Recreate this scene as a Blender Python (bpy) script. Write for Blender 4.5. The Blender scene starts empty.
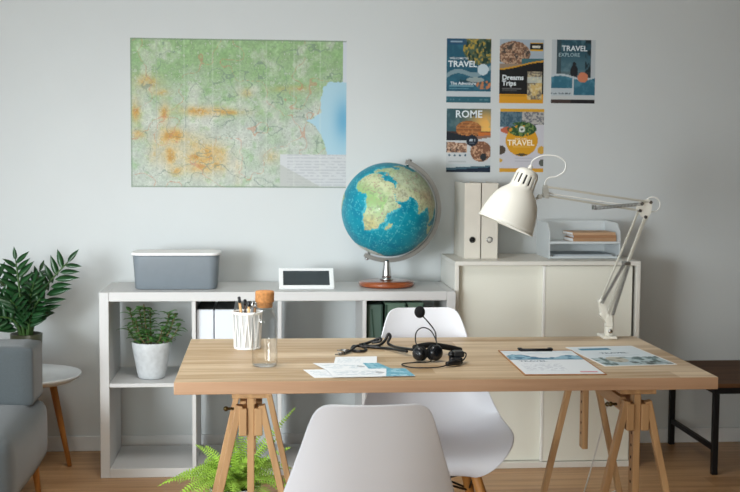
import bpy, bmesh, math, random
import numpy as np
from mathutils import Vector, Matrix
R = math.radians
random.seed(7)
COL = bpy.context.scene.collection

# ------------------------------------------------------------------ materials
def s2l(c):
    return tuple((x/12.92 if x <= .04045 else ((x+.055)/1.055)**2.4) for x in c)
def hexc(r, g, b):
    return s2l((r/255, g/255, b/255))
MATS = {}
def mat(name, rgb, rough=.5, metal=0, spec=.5, noise=0, nscale=8, bump=0, bscale=60, coat=0, trans=0, ior=1.45, stretch=(1, 1, 1), sheen=0, alpha=1):
    if name in MATS: return MATS[name]
    m = bpy.data.materials.new(name); m.use_nodes = True
    nt = m.node_tree; b = nt.nodes['Principled BSDF']
    c = hexc(*rgb)
    b.inputs['Base Color'].default_value = (*c, 1)
    b.inputs['Roughness'].default_value = rough
    b.inputs['Metallic'].default_value = metal
    b.inputs['Specular IOR Level'].default_value = spec
    b.inputs['Coat Weight'].default_value = coat
    b.inputs['Coat Roughness'].default_value = .15
    b.inputs['Transmission Weight'].default_value = trans
    b.inputs['IOR'].default_value = ior
    b.inputs['Sheen Weight'].default_value = sheen
    b.inputs['Alpha'].default_value = alpha
    if noise or bump:
        tc = nt.nodes.new('ShaderNodeTexCoord'); mp = nt.nodes.new('ShaderNodeMapping')
        mp.inputs['Scale'].default_value = stretch
        nt.links.new(tc.outputs['Object'], mp.inputs['Vector'])
    if noise:
        n = nt.nodes.new('ShaderNodeTexNoise'); n.inputs['Scale'].default_value = nscale; n.inputs['Detail'].default_value = 5
        nt.links.new(mp.outputs[0], n.inputs['Vector'])
        r = nt.nodes.new('ShaderNodeValToRGB')
        r.color_ramp.elements[0].position = .3; r.color_ramp.elements[1].position = .7
        r.color_ramp.elements[0].color = (*[x*(1-noise) for x in c], 1)
        r.color_ramp.elements[1].color = (*[min(1, x*(1+noise)) for x in c], 1)
        nt.links.new(n.outputs['Fac'], r.inputs[0]); nt.links.new(r.outputs[0], b.inputs['Base Color'])
    if bump:
        n2 = nt.nodes.new('ShaderNodeTexNoise'); n2.inputs['Scale'].default_value = bscale; n2.inputs['Detail'].default_value = 3
        nt.links.new(mp.outputs[0], n2.inputs['Vector'])
        bp = nt.nodes.new('ShaderNodeBump'); bp.inputs['Strength'].default_value = bump; bp.inputs['Distance'].default_value = .002
        nt.links.new(n2.outputs['Fac'], bp.inputs['Height']); nt.links.new(bp.outputs[0], b.inputs['Normal'])
    MATS[name] = m
    return m

def wood(name, dark, light, along='x', plank=0, plank_len=0, rough=.5, grain=1.0, coat=0):
    """planked / grained wood; grain runs along the given local axis"""
    if name in MATS: return MATS[name]
    m = bpy.data.materials.new(name); m.use_nodes = True
    nt = m.node_tree; b = nt.nodes['Principled BSDF']; N = nt.nodes.new; L = nt.links.new
    b.inputs['Roughness'].default_value = rough; b.inputs['Coat Weight'].default_value = coat
    b.inputs['Specular IOR Level'].default_value = .35
    tc = N('ShaderNodeTexCoord'); mp = N('ShaderNodeMapping')
    sc = {'x': (1.2, 22, 22), 'y': (22, 1.2, 22), 'z': (22, 22, 1.2)}[along]
    mp.inputs['Scale'].default_value = sc
    L(tc.outputs['Object'], mp.inputs['Vector'])
    n = N('ShaderNodeTexNoise'); n.inputs['Scale'].default_value = 1.6*grain; n.inputs['Detail'].default_value = 7; n.inputs['Distortion'].default_value = .6
    L(mp.outputs[0], n.inputs['Vector'])
    r = N('ShaderNodeValToRGB'); e = r.color_ramp.elements
    e[0].position = .3; e[1].position = .72
    e[0].color = (*hexc(*dark), 1); e[1].color = (*hexc(*light), 1)
    if plank:
        sep = N('ShaderNodeSeparateXYZ'); L(tc.outputs['Object'], sep.inputs[0])
        ax, bx = ('Y', 'X') if along == 'x' else ('X', 'Y')
        d = N('ShaderNodeMath'); d.operation = 'DIVIDE'; d.inputs[1].default_value = plank; L(sep.outputs[ax], d.inputs[0])
        f = N('ShaderNodeMath'); f.operation = 'FLOOR'; L(d.outputs[0], f.inputs[0])
        w1 = N('ShaderNodeTexWhiteNoise'); w1.noise_dimensions = '1D'; L(f.outputs[0], w1.inputs['W'])
        d2 = N('ShaderNodeMath'); d2.operation = 'DIVIDE'; d2.inputs[1].default_value = plank_len; L(sep.outputs[bx], d2.inputs[0])
        a2 = N('ShaderNodeMath'); a2.operation = 'ADD'; L(d2.outputs[0], a2.inputs[0]); L(w1.outputs['Value'], a2.inputs[1])
        f2 = N('ShaderNodeMath'); f2.operation = 'FLOOR'; L(a2.outputs[0], f2.inputs[0])
        cx = N('ShaderNodeCombineXYZ'); L(f.outputs[0], cx.inputs[0]); L(f2.outputs[0], cx.inputs[1])
        w2 = N('ShaderNodeTexWhiteNoise'); L(cx.outputs[0], w2.inputs['Vector'])
        mx = N('ShaderNodeMath'); mx.operation = 'MULTIPLY_ADD'; mx.inputs[1].default_value = .34; L(w2.outputs['Value'], mx.inputs[0])
        sb = N('ShaderNodeMath'); sb.operation = 'SUBTRACT'; sb.inputs[1].default_value = .17; L(n.outputs['Fac'], sb.inputs[0])
        L(sb.outputs[0], mx.inputs[2]); L(mx.outputs[0], r.inputs[0])
        # fine joints
        fr = N('ShaderNodeMath'); fr.operation = 'FRACT'; L(d.outputs[0], fr.inputs[0])
        lt = N('ShaderNodeMath'); lt.operation = 'LESS_THAN'; lt.inputs[1].default_value = .02; L(fr.outputs[0], lt.inputs[0])
        mi = N('ShaderNodeMixRGB'); mi.blend_type = 'MULTIPLY'; mi.inputs[2].default_value = (.72, .66, .6, 1)
        L(lt.outputs[0], mi.inputs[0]); L(r.outputs[0], mi.inputs[1]); L(mi.outputs[0], b.inputs['Base Color'])
    else:
        L(n.outputs['Fac'], r.inputs[0]); L(r.outputs[0], b.inputs['Base Color'])
    bp = N('ShaderNodeBump'); bp.inputs['Strength'].default_value = .15; bp.inputs['Distance'].default_value = .001
    L(n.outputs['Fac'], bp.inputs['Height']); L(bp.outputs[0], b.inputs['Normal'])
    MATS[name] = m
    return m

def printed(name, rough=.6, coat=0):
    if name in MATS: return MATS[name]
    m = bpy.data.materials.new(name); m.use_nodes = True
    nt = m.node_tree; b = nt.nodes['Principled BSDF']
    a = nt.nodes.new('ShaderNodeVertexColor'); a.layer_name = 'ink'
    nt.links.new(a.outputs['Color'], b.inputs['Base Color'])
    b.inputs['Roughness'].default_value = rough; b.inputs['Coat Weight'].default_value = coat
    b.inputs['Coat Roughness'].default_value = .08
    b.inputs['Specular IOR Level'].default_value = .35
    MATS[name] = m
    return m

white_lam = mat('white_laminate', (204, 204, 203), .42)
cab_white = mat('cabinet_white', (224, 222, 214), .45)
door_cream = mat('cabinet_door_cream', (230, 230, 218), .5)
black_metal = mat('black_metal', (22, 23, 25), .45, .3)
chrome = mat('brushed_chrome', (190, 190, 190), .25, 1)
steel = mat('steel', (150, 150, 148), .35, 1)
shell_mat = mat('white_plastic_shell', (229, 231, 237), .36, spec=.5)
lamp_white = mat('lamp_enamel', (236, 234, 224), .35)
lamp_arm = mat('lamp_arm_metal', (205, 203, 192), .38, .35)
black_plastic = mat('black_plastic', (17, 18, 21), .38)
foam = mat('black_foam', (10, 10, 12), .95, bump=.5, bscale=600)
dark = mat('dark_shadow_gap', (40, 36, 32), .8)
paper = mat('white_paper', (238, 240, 242), .7)
oak = wood('trestle_beech', (164, 126, 86), (202, 162, 116), 'z', rough=.5)
oak_y = wood('trestle_beech_lengthwise', (164, 126, 86), (202, 162, 116), 'y', rough=.5)
legwood = wood('honey_leg_wood', (170, 112, 52), (208, 148, 82), 'z', rough=.45)
tabletop_w = wood('tabletop_beech', (166, 138, 102), (214, 194, 164), 'x', plank=.094, plank_len=.9, rough=.42)
edge_w = wood('tabletop_edge', (176, 138, 106), (198, 160, 128), 'x', rough=.5)

# ------------------------------------------------------------------ objects
ROOT = {}
def thing(name, label, cat, loc=(0, 0, 0), rotz=0, group=None):
    o = bpy.data.objects.new(name, None); COL.objects.link(o)
    o.empty_display_size = .05
    o.location = loc; o.rotation_euler = (0, 0, rotz)
    o['label'] = label; o['category'] = cat
    if group: o['group'] = group
    ROOT[o.name] = Matrix.Translation(loc) @ Matrix.Rotation(rotz, 4, 'Z')
    return o
def tag(o, label, cat, group=None, kind=None):
    o['label'] = label; o['category'] = cat
    if group: o['group'] = group
    if kind: o['kind'] = kind
    return o
def dup(root, loc, rotz, label, group=None):
    def cp(o, par):
        c = o.copy(); COL.objects.link(c)
        if par is not None: c.parent = par
        for ch in [x for x in bpy.data.objects if x.parent == o]: cp(ch, c)
        return c
    r = cp(root, None); r.location = loc; r.rotation_euler = (0, 0, rotz); r['label'] = label
    if group: r['group'] = group
    return r

class B:
    def __init__(s): s.bm = bmesh.new(); s.mi = 0
    def _fin(s, geom_v, M):
        bmesh.ops.transform(s.bm, matrix=M, verts=geom_v)
    def _setmi(s, verts):
        vs = set(verts)
        for f in s.bm.faces:
            if f.index == -1 or True:
                if all(v in vs for v in f.verts): f.material_index = s.mi
    def box(s, a, b, bev=0, seg=2, M=None):
        """axis box from corner a to corner b"""
        t = bmesh.new(); bmesh.ops.create_cube(t, size=1)
        c = [(a[i]+b[i])/2 for i in range(3)]; d = [abs(b[i]-a[i]) for i in range(3)]
        bmesh.ops.transform(t, matrix=Matrix.Translation(c) @ Matrix.Diagonal((*d, 1)), verts=t.verts)
        if bev: bmesh.ops.bevel(t, geom=list(t.edges), offset=bev, segments=seg, profile=.5, affect='EDGES')
        return s.merge(t, M)
    def merge(s, t, M=None):
        if M is not None: bmesh.ops.transform(t, matrix=M, verts=t.verts)
        mp = {}
        for v in t.verts: mp[v] = s.bm.verts.new(v.co)
        for f in t.faces:
            try:
                nf = s.bm.faces.new([mp[v] for v in f.verts]); nf.material_index = s.mi; nf.smooth = f.smooth
            except ValueError: pass
        t.free(); return s
    def beam(s, p, q, w, d, bev=0, up=(0, 1, 0)):
        """rectangular bar from p to q, w across, d along the up hint"""
        p, q = Vector(p), Vector(q); z = (q-p).normalized(); y = Vector(up); y = (y-z*y.dot(z)).normalized(); x = y.cross(z)
        t = bmesh.new(); bmesh.ops.create_cube(t, size=1)
        L = (q-p).length
        bmesh.ops.transform(t, matrix=Matrix.Diagonal((w, d, L, 1)), verts=t.verts)
        if bev: bmesh.ops.bevel(t, geom=list(t.edges), offset=bev, segments=2, profile=.5, affect='EDGES')
        M = Matrix(((x.x, y.x, z.x, 0), (x.y, y.y, z.y, 0), (x.z, y.z, z.z, 0), (0, 0, 0, 1)))
        return s.merge(t, Matrix.Translation((p+q)/2) @ M)
    def lathe(s, prof, n=32, c=(0, 0, 0), axis=None, cap=True, skip=None):
        """profile [(r,h)] revolved round axis through c"""
        if axis is None: M = Matrix.Translation(c)
        else:
            z = Vector(axis).normalized(); M = Matrix.Translation(c) @ z.to_track_quat('Z', 'Y').to_matrix().to_4x4()
        rings = []
        for r, h in prof:
            if r < 1e-6: rings.append([s.bm.verts.new(M @ Vector((0, 0, h)))])
            else: rings.append([s.bm.verts.new(M @ Vector((r*math.cos(2*math.pi*k/n), r*math.sin(2*math.pi*k/n), h))) for k in range(n)])
        for i in range(len(rings)-1):
            a, b = rings[i], rings[i+1]
            for k in range(n):
                if skip and skip(i, k): continue
                k2 = (k+1) % n
                if len(a) == 1 and len(b) == 1: continue
                if len(a) == 1: f = [a[0], b[k2], b[k]]
                elif len(b) == 1: f = [a[k], a[k2], b[0]]
                else: f = [a[k], a[k2], b[k2], b[k]]
                nf = s.bm.faces.new(f); nf.material_index = s.mi; nf.smooth = True
        if cap:
            for rg, fl in ((rings[0], True), (rings[-1], False)):
                if len(rg) > 2:
                    nf = s.bm.faces.new(list(reversed(rg)) if fl else rg); nf.material_index = s.mi
        return s
    def cyl(s, p, q, r, r2=None, n=16):
        p, q = Vector(p), Vector(q)
        r2 = r if r2 is None else r2
        return s.lathe([(r, 0), (r2, (q-p).length)], n, p, q-p)
    def tube(s, pts, r, n=8, smooth=True, sub=6, flat=1.0):
        P = [Vector(p) for p in pts]
        if smooth and len(P) > 2:
            Q = []
            for i in range(len(P)-1):
                p0 = P[max(i-1, 0)]; p1 = P[i]; p2 = P[i+1]; p3 = P[min(i+2, len(P)-1)]
                for k in range(sub):
                    t = k/sub
                    Q.append(.5*((2*p1)+(p2-p0)*t+(2*p0-5*p1+4*p2-p3)*t*t+(3*p1-p0-3*p2+p3)*t**3))
            Q.append(P[-1]); P = Q
        rad = r if callable(r) else (lambda t: r)
        up = Vector((0, 0, 1)); rings = []
        T0 = (P[1]-P[0]).normalized()
        nrm = up-T0*up.dot(T0)
        if nrm.length < .05: nrm = Vector((0, 1, 0))-T0*T0.y
        nrm.normalize()
        for i, p in enumerate(P):
            T = (P[min(i+1, len(P)-1)]-P[max(i-1, 0)]).normalized()
            nrm = (nrm-T*nrm.dot(T))
            if nrm.length < 1e-4: nrm = T.orthogonal()
            nrm.normalize(); bn = T.cross(nrm)
            rr = rad(i/(len(P)-1))
            rings.append([s.bm.verts.new(p+nrm*rr*flat*math.cos(2*math.pi*k/n)+bn*rr*math.sin(2*math.pi*k/n)) for k in range(n)])
        for i in range(len(rings)-1):
            for k in range(n):
                f = s.bm.faces.new([rings[i][k], rings[i][(k+1) % n], rings[i+1][(k+1) % n], rings[i+1][k]]); f.smooth = True; f.material_index = s.mi
        for rg in (rings[0], rings[-1]):
            f = s.bm.faces.new(rg); f.material_index = s.mi
        return s
    def ball(s, c, r, n=20, sc=(1, 1, 1)):
        t = bmesh.new(); bmesh.ops.create_uvsphere(t, u_segments=n, v_segments=n//2+2, radius=r)
        for f in t.faces: f.smooth = True
        return s.merge(t, Matrix.Translation(c) @ Matrix.Diagonal((*sc, 1)))
    def poly(s, pts, smooth=False):
        f = s.bm.faces.new([s.bm.verts.new(p) for p in pts]); f.material_index = s.mi; f.smooth = smooth; return f
    def prism(s, pts, z0, z1, M=None):
        t = bmesh.new()
        a = [t.verts.new((x, y, z0)) for x, y in pts]; b = [t.verts.new((x, y, z1)) for x, y in pts]
        t.faces.new(list(reversed(a))); t.faces.new(b)
        for i in range(len(pts)):
            j = (i+1) % len(pts); t.faces.new([a[i], a[j], b[j], b[i]])
        return s.merge(t, M)

def part(name, b, mats, parent=None, world=True, smooth=None, mods=None, label=None, normals=True):
    if not isinstance(mats, (list, tuple)): mats = [mats]
    me = bpy.data.meshes.new(name)
    if normals: bmesh.ops.recalc_face_normals(b.bm, faces=b.bm.faces)
    b.bm.to_mesh(me); b.bm.free()
    for m in mats: me.materials.append(m)
    o = bpy.data.objects.new(name, me); COL.objects.link(o)
    if parent is not None:
        r = parent
        while r.parent is not None: r = r.parent
        if world and r.name in ROOT: me.transform(ROOT[r.name].inverted())
        o.parent = parent
    if smooth is True:
        for p in me.polygons: p.use_smooth = True
    for md in (mods or []):
        mo = o.modifiers.new(md[0], md[0])
        for k, v in md[1].items(): setattr(mo, k, v)
    if label: o['label'] = label
    return o
def solo(name, b, mats, label, cat, origin, group=None, **k):
    """a thing that is one mesh, origin at its base"""
    me_o = part(name, b, mats, None, **k)
    me_o.data.transform(Matrix.Translation(-Vector(origin))); me_o.location = origin
    return tag(me_o, label, cat, group)
def struct(name, b, m, parent=None):
    o = part(name, b, m, parent); 
    if parent is None: o['kind'] = 'structure'
    return o

# ------------------------------------------------------------------ numpy noise
def vnoise(x, y, seed=0):
    xi = np.floor(x).astype(int); yi = np.floor(y).astype(int); xf = x-xi; yf = y-yi
    def h(a, b):
        n = (a*374761393+b*668265263+seed*974634777) & 0x7fffffff
        n = ((n ^ (n >> 13))*1274126177) & 0x7fffffff
        return ((n ^ (n >> 16)) & 0xffff)/65535.0
    u = xf*xf*(3-2*xf); v = yf*yf*(3-2*yf)
    return (h(xi, yi)*(1-u)+h(xi+1, yi)*u)*(1-v)+(h(xi, yi+1)*(1-u)+h(xi+1, yi+1)*u)*v
def fbm(x, y, o=4, seed=0):
    t = 0; a = .5; s = 0
    for i in range(o):
        t = t+a*vnoise(x*2**i, y*2**i, seed+i*17); s += a; a *= .55
    return t/s
def sst(a, b, x):
    t = np.clip((x-a)/(b-a), 0, 1); return t*t*(3-2*t)
def inpoly(x, y, P):
    r = np.zeros(x.shape, bool)
    for i in range(len(P)):
        x1, y1 = P[i]; x2, y2 = P[i-1]
        c = ((y1 > y) != (y2 > y)) & (x < (x2-x1)*(y-y1)/((y2-y1) if y2 != y1 else 1e-9)+x1)
        r ^= c
    return r
def lay(img, mask, col):
    """blend a 0-255 colour in by mask"""
    m = (np.asarray(mask, float)+np.zeros(img.shape[:2]))[..., None]
    return img*(1-m)+np.array(col, float)*m
def lin(img):
    c = np.clip(img/255, 0, 1); return np.where(c <= .04045, c/12.92, ((c+.055)/1.055)**2.4)

def text_geo(body, size, bold=0, align='CENTER'):
    cu = bpy.data.curves.new('t', 'FONT'); cu.body = body; cu.size = size; cu.align_x = align; cu.align_y = 'CENTER'
    cu.offset = bold; cu.resolution_u = 2
    ob = bpy.data.objects.new('t', cu); COL.objects.link(ob)
    dg = bpy.context.evaluated_depsgraph_get(); dg.update()
    me = ob.evaluated_get(dg).to_mesh()
    V = [v.co.copy() for v in me.vertices]; F = [list(p.vertices) for p in me.polygons]
    ob.evaluated_get(dg).to_mesh_clear(); bpy.data.objects.remove(ob); bpy.data.curves.remove(cu)
    return V, F

MUTE = .10
def print_sheet(name, w, h, fn, nx, ny, M, texts=(), thick=.0008, m=None, curl=None):
    """a sheet w x h, local x right, y up, z towards the viewer; printed front"""
    us = (np.arange(nx)+.5)/nx; vs = (np.arange(ny)+.5)/ny
    U, V = np.meshgrid(us, vs)
    img = fn(U, V); img = lin(img*(1-MUTE)+MUTE*(img.mean(axis=2, keepdims=True)*.5+60))     # slightly faded print
    verts = []; faces = []; cols = []
    for j in range(ny+1):
        for i in range(nx+1):
            x = w*i/nx; y = h*j/ny
            verts.append(Vector((x, y, thick+(curl(i/nx, j/ny) if curl else 0))))
    for j in range(ny):
        for i in range(nx):
            a = j*(nx+1)+i; faces.append((a, a+1, a+nx+2, a+nx+1)); cols.append(img[j, i])
    pw = (.86, .87, .88)
    # back and edges
    k = len(verts)
    bd = [i for i in range(nx+1)] + [j*(nx+1)+nx for j in range(1, ny+1)] + [ny*(nx+1)+i for i in range(nx-1, -1, -1)] + [j*(nx+1) for j in range(ny-1, 0, -1)]
    for q in bd:
        v = verts[q].copy(); v.z -= thick; verts.append(v)
    for q in range(len(bd)):
        q2 = (q+1) % len(bd); faces.append((bd[q2], bd[q], k+q, k+q2)); cols.append(pw)
    faces.append(tuple(k+q for q in reversed(range(len(bd))))); cols.append(pw)
    for body, x, y, size, bold, col, al in texts:
        TV, TF = text_geo(body, size, bold, al); k = len(verts)
        c = hexc(*col)
        verts += [Vector((v.x+x*w, v.y+y*h, thick+.0005)) for v in TV]
        for f in TF: faces.append(tuple(k+i for i in f)); cols.append(c)
    me = bpy.data.meshes.new(name); me.from_pydata([M @ v for v in verts], [], faces); me.update()
    at = me.color_attributes.new('ink', 'FLOAT_COLOR', 'CORNER')
    arr = np.ones((len(me.loops), 4), np.float32); li = 0
    for p, c in zip(me.polygons, cols):
        n = p.loop_total; arr[p.loop_start:p.loop_start+n, :3] = c
    at.data.foreach_set('color', arr.ravel())
    me.materials.append(m or printed('printed_paper'))
    o = bpy.data.objects.new(name, me); COL.objects.link(o)
    return o
def on_wall(x, z, y=.472):     # x right, up = z, out of wall = -y
    return Matrix(((1, 0, 0, x), (0, 0, -1, y), (0, 1, 0, z), (0, 0, 0, 1)))
def recenter(o, origin):
    o.data.transform(Matrix.Translation(-Vector(origin))); o.location = origin; return o

# ================================================================== THE ROOM
WY = .472; XL = -1.42; XR = 3.6; YB = -9.5; H = 2.75
wall_m = mat('painted_wall', (208, 212, 212), .85, noise=.012, nscale=3, bump=.12, bscale=90)
ceil_m = mat('ceiling_paint', (238, 238, 236), .9)
floor_m = wood('oak_floor', (160, 120, 80), (194, 152, 108), 'x', plank=.14, plank_len=1.3, rough=.38)
b = B(); b.box((XL-.15, YB-.15, -.06), (XR+.15, WY+.12, 0)); struct('floor', b, floor_m)
b = B(); b.box((XL-.15, YB-.15, H), (XR+.15, WY+.12, H+.08)); struct('ceiling', b, ceil_m)
b = B(); b.box((XL-.15, WY, 0), (XR+.15, WY+.12, H)); struct('wall_back', b, wall_m)
b = B(); b.box((XR, YB, 0), (XR+.12, WY, H)); struct('wall_right', b, mat('right_wall_taupe', (84, 78, 70), .85))  # unseen wall, given a dark tone to keep the right side dim
VA, VB, VZ0, VZ1 = -1.2, .8, .75, 2.45  # opening made for the added rear fill
b = B(); b.box((XL-.15, YB-.12, 0), (VA, YB, H)); b.box((VB, YB-.12, 0), (XR+.15, YB, H)); b.box((VA, YB-.12, 0), (VB, YB, VZ0)); b.box((VA, YB-.12, VZ1), (VB, YB, H)); struct('wall_front', b, wall_m)
# left wall with one broad window
WA, WB, WZ0, WZ1 = -5.6, -.95, .16, 2.25
b = B()
b.box((XL-.12, YB, 0), (XL, WA, H)); b.box((XL-.12, WB, 0), (XL, WY, H))
b.box((XL-.12, WA, 0), (XL, WB, WZ0)); b.box((XL-.12, WA, WZ1), (XL, WB, H))
struct('wall_left', b, wall_m)
wf = mat('window_frame_white', (235, 236, 236), .4)
b = B()
for y0, y1, z0, z1 in ((WA, WB, WZ0, WZ0+.06), (WA, WB, WZ1-.06, WZ1), (WA, WA+.06, WZ0, WZ1), (WB-.06, WB, WZ0, WZ1), ((WA+WB)/2-.04, (WA+WB)/2+.04, WZ0, WZ1)):
    b.box((XL-.10, y0, z0), (XL-.03, y1, z1), .004)
w1 = struct('window_1', b, wf)
gm = bpy.data.materials.new('window_glass'); gm.use_nodes = True
nt = gm.node_tree; nt.nodes.clear(); ou = nt.nodes.new('ShaderNodeOutputMaterial'); mx = nt.nodes.new('ShaderNodeMixShader')
ta = nt.nodes.new('ShaderNodeBsdfTransparent'); gl = nt.nodes.new('ShaderNodeBsdfGlossy'); gl.inputs['Roughness'].default_value = .02
mx.inputs[0].default_value = .06; nt.links.new(ta.outputs[0], mx.inputs[1]); nt.links.new(gl.outputs[0], mx.inputs[2]); nt.links.new(mx.outputs[0], ou.inputs[0])
b = B(); b.box((XL-.068, WA+.06, WZ0+.06), (XL-.062, WB-.06, WZ1-.06)); struct('pane', b, gm, w1)
b = B(); b.box((XL-.12, WA, WZ0-.03), (XL+.10, WB, WZ0), .006); struct('window_sill', b, wf, w1)
b = B()
for x0, x1, z0, z1 in ((VA, VB, VZ0, VZ0+.06), (VA, VB, VZ1-.06, VZ1), (VA, VA+.06, VZ0, VZ1), (VB-.06, VB, VZ0, VZ1), ((VA+VB)/2-.04, (VA+VB)/2+.04, VZ0, VZ1)):
    b.box((x0, YB-.10, z0), (x1, YB-.03, z1), .004)
w2 = struct('added_rear_window', b, wf)  # unseen window, added so the rear fill can enter
b = B(); b.box((VA+.06, YB-.068, VZ0+.06), (VB-.06, YB-.062, VZ1-.06)); struct('pane', b, gm, w2)
# skirting
bb = mat('skirting_paint', (222, 225, 226), .6)
b = B(); b.box((XL, WY-.012, 0), (XR, WY, .068), .003); struct('baseboard_back', b, bb)
b = B(); b.box((XR-.012, YB, 0), (XR, WY-.012, .068), .003); struct('baseboard_right', b, bb)
b = B(); b.box((XL, YB, 0), (XL+.012, WY-.012, .068), .003); struct('baseboard_left', b, bb)

# ================================================================== MAP
def map_fn(u, v):
    X = 30+u*650; Y = 470-v*445          # working frame of the printed map
    n1 = fbm(u*9, v*6, 5, 1); n2 = fbm(u*28, v*20, 4, 5); n3 = fbm(u*90, v*62, 3, 9)
    img = np.zeros(u.shape+(3,))+np.array([188, 198, 186.])
    g = sst(.36, .92, v+.40*(n1-.5)+.26*(n2-.5))
    img = lay(img, g*.95, (142, 180, 122))
    img = lay(img, sst(.5, .75, n1)*.45*(v > .05), (152, 186, 140))
    img = lay(img, sst(.5, .75, fbm(u*14+7, v*9, 4, 33))*.55, (214, 216, 206))
    img = lay(img, sst(.55, .8, n2)*.35, (112, 156, 96))
    for cx, cy, rx, ry, s in ((80, 155, 35, 20, .6), (120, 185, 25, 10, .6), (45, 240, 14, 32, .8), (50, 312, 22, 12, .9), (130, 248, 14, 28, .9), (155, 318, 42, 22, 1.1), (145, 375, 24, 28, .9),
                          (235, 240, 60, 14, .8), (310, 243, 60, 9, .7), (240, 375, 45, 42, 1.0), (290, 385, 30, 32, .8), (165, 420, 20, 16, .6), (235, 410, 40, 12, .6), (450, 378, 22, 16, .5), (520, 172, 60, 10, .4), (100, 370, 18, 30, .4), (350, 420, 12, 40, .25), (375, 185, 20, 12, .4)):
        d = ((X-cx)/rx)**2+((Y-cy)/ry)**2
        img = lay(img, np.clip(s*np.exp(-d*.8)*(.35+1.1*n2), 0, .95), (214, 176, 106))
        img = lay(img, np.clip(s*np.exp(-d*2.2)*sst(.5, .8, n2+.1)*1.1, 0, .9), (186, 136, 62))
    # fine relief and lettering specks, rivers, roads
    img = img*(1+.34*(n3[..., None]-.5)+.14*(n2[..., None]-.5))
    img = lay(img, (n3 > .68)*.35*(v < .9), (110, 120, 104)); img = lay(img, (n3 < .27)*.4, (232, 236, 228))
    r1 = np.abs(fbm(u*5+3, v*4, 4, 51)-.5); img = lay(img, (r1 < .006)*.5, (110, 130, 120))
    r2 = np.abs(fbm(u*7+9, v*5, 3, 71)-.5); img = lay(img, (r2 < .006)*.45, (200, 130, 100))
    # sea
    wob = 14*(fbm(u*25, v*25, 3, 81)-.5)
    sea = inpoly(X+wob, Y+wob, [(690, 145), (640, 150), (612, 165), (606, 200), (600, 240), (560, 268), (585, 282), (600, 305), (615, 335), (620, 375), (690, 375)])
    img = lay(img, sea, (168, 206, 222)); deep = np.exp(-(((X-672)/28)**2+((Y-265)/62)**2))
    img = lay(img, sea*deep*.9, (96, 168, 206))
    img = lay(img, (X > 669)*(Y < 150), (206, 212, 220))
    # legend block
    lg = (X > 478) & (Y > 368); img = lay(img, lg*1.0, (205, 208, 210))
    ln = (np.floor(Y/4.5) % 2 == 0) & (fbm(X/9, Y/4.5, 2, 90) > .38); img = lay(img, lg*ln*.3*(X > 500), (150, 155, 165))
    img = lay(img, (lg & (X < 600) & (Y > 405+(X-490)*.55))*.55, (176, 180, 172))
    # folds
    for fx in (107, 190, 275, 357, 437, 520, 600):
        img = lay(img, np.exp(-((X-fx)/2.0)**2)*.26, (222, 228, 218))
    img = lay(img, (np.abs(X-107) < 2)*.3, (120, 130, 120))
    img = lay(img, ((u < .006) | (v > .991) | (v < .008))*.6, (120, 140, 120))
    return img
mp = print_sheet('wall_map', .955, .657, map_fn, 300, 206, on_wall(.082, 1.186), (), thick=.0006)
recenter(mp, (.56, .472, 1.186))
tag(mp, 'large green and orange relief map with a blue sea edge, stuck on the wall', 'map')

# ================================================================== POSTERS
def p_air(u, v):       # teal sheet with palm, sea and a pale round badge
    n = fbm(u*7, v*9, 4, 3); n2 = fbm(u*22, v*28, 3, 4)
    img = np.zeros(u.shape+(3,))+np.array([24, 84, 108.])
    img = lay(img, sst(.35, .75, n)*.5, (50, 118, 140))
    d = np.hypot((u-.78)/.42, (v-.86)/.27); img = lay(img, (d < 1)*1.0, (70, 92, 70))
    img = lay(img, (d < 1)*sst(.5, .6, n2), (176, 150, 60)); img = lay(img, (d < .95)*sst(.52, .62, fbm(u*20, v*12, 3, 8)), (22, 52, 40))
    img = lay(img, (v > .9)*(u < .45)*.8, (26, 72, 110))
    img = lay(img, (np.abs(v-.42-.10*u-.05*np.sin(u*7)) < .035)*.8, (150, 170, 176)); img = lay(img, (np.abs(v-.36+.05*u) < .02)*(u > .3)*.7, (30, 60, 70))
    img = lay(img, (np.hypot((u-.84)/.17, (v-.28)/.07) < 1)*sst(.35, .6, n2), (196, 122, 78)); img = lay(img, (np.hypot((u-.65)/.2, (v-.36)/.04) < 1)*.8, (178, 184, 178))
    img = lay(img, (np.hypot((u-.82)*44, (v-.52)*64) < 5.6), (196, 214, 222))
    img = lay(img, ((v > .25) & (v < .275) & (u > .07) & (u < .62))*.6, (160, 200, 212)); img = lay(img, ((np.abs(v-.22) < .008) & (u > .07) & (u < .5))*.5, (150, 190, 202))
    img = lay(img, ((np.abs(v-.62) < .006) & (u > .1) & (u < .6))*.5, (190, 210, 220)); img = lay(img, ((np.abs(v-.955) < .012) & (u > .08) & (u < .35))*.7, (190, 210, 220))
    img = lay(img, (v < .175), (196, 206, 210)); img = lay(img, (v < .10), (38, 96, 112)); img = lay(img, (np.abs(v-.05) < .015)*(fbm(u*30, v*2, 2, 6) > .5)*.5, (120, 160, 170))
    return img
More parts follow.
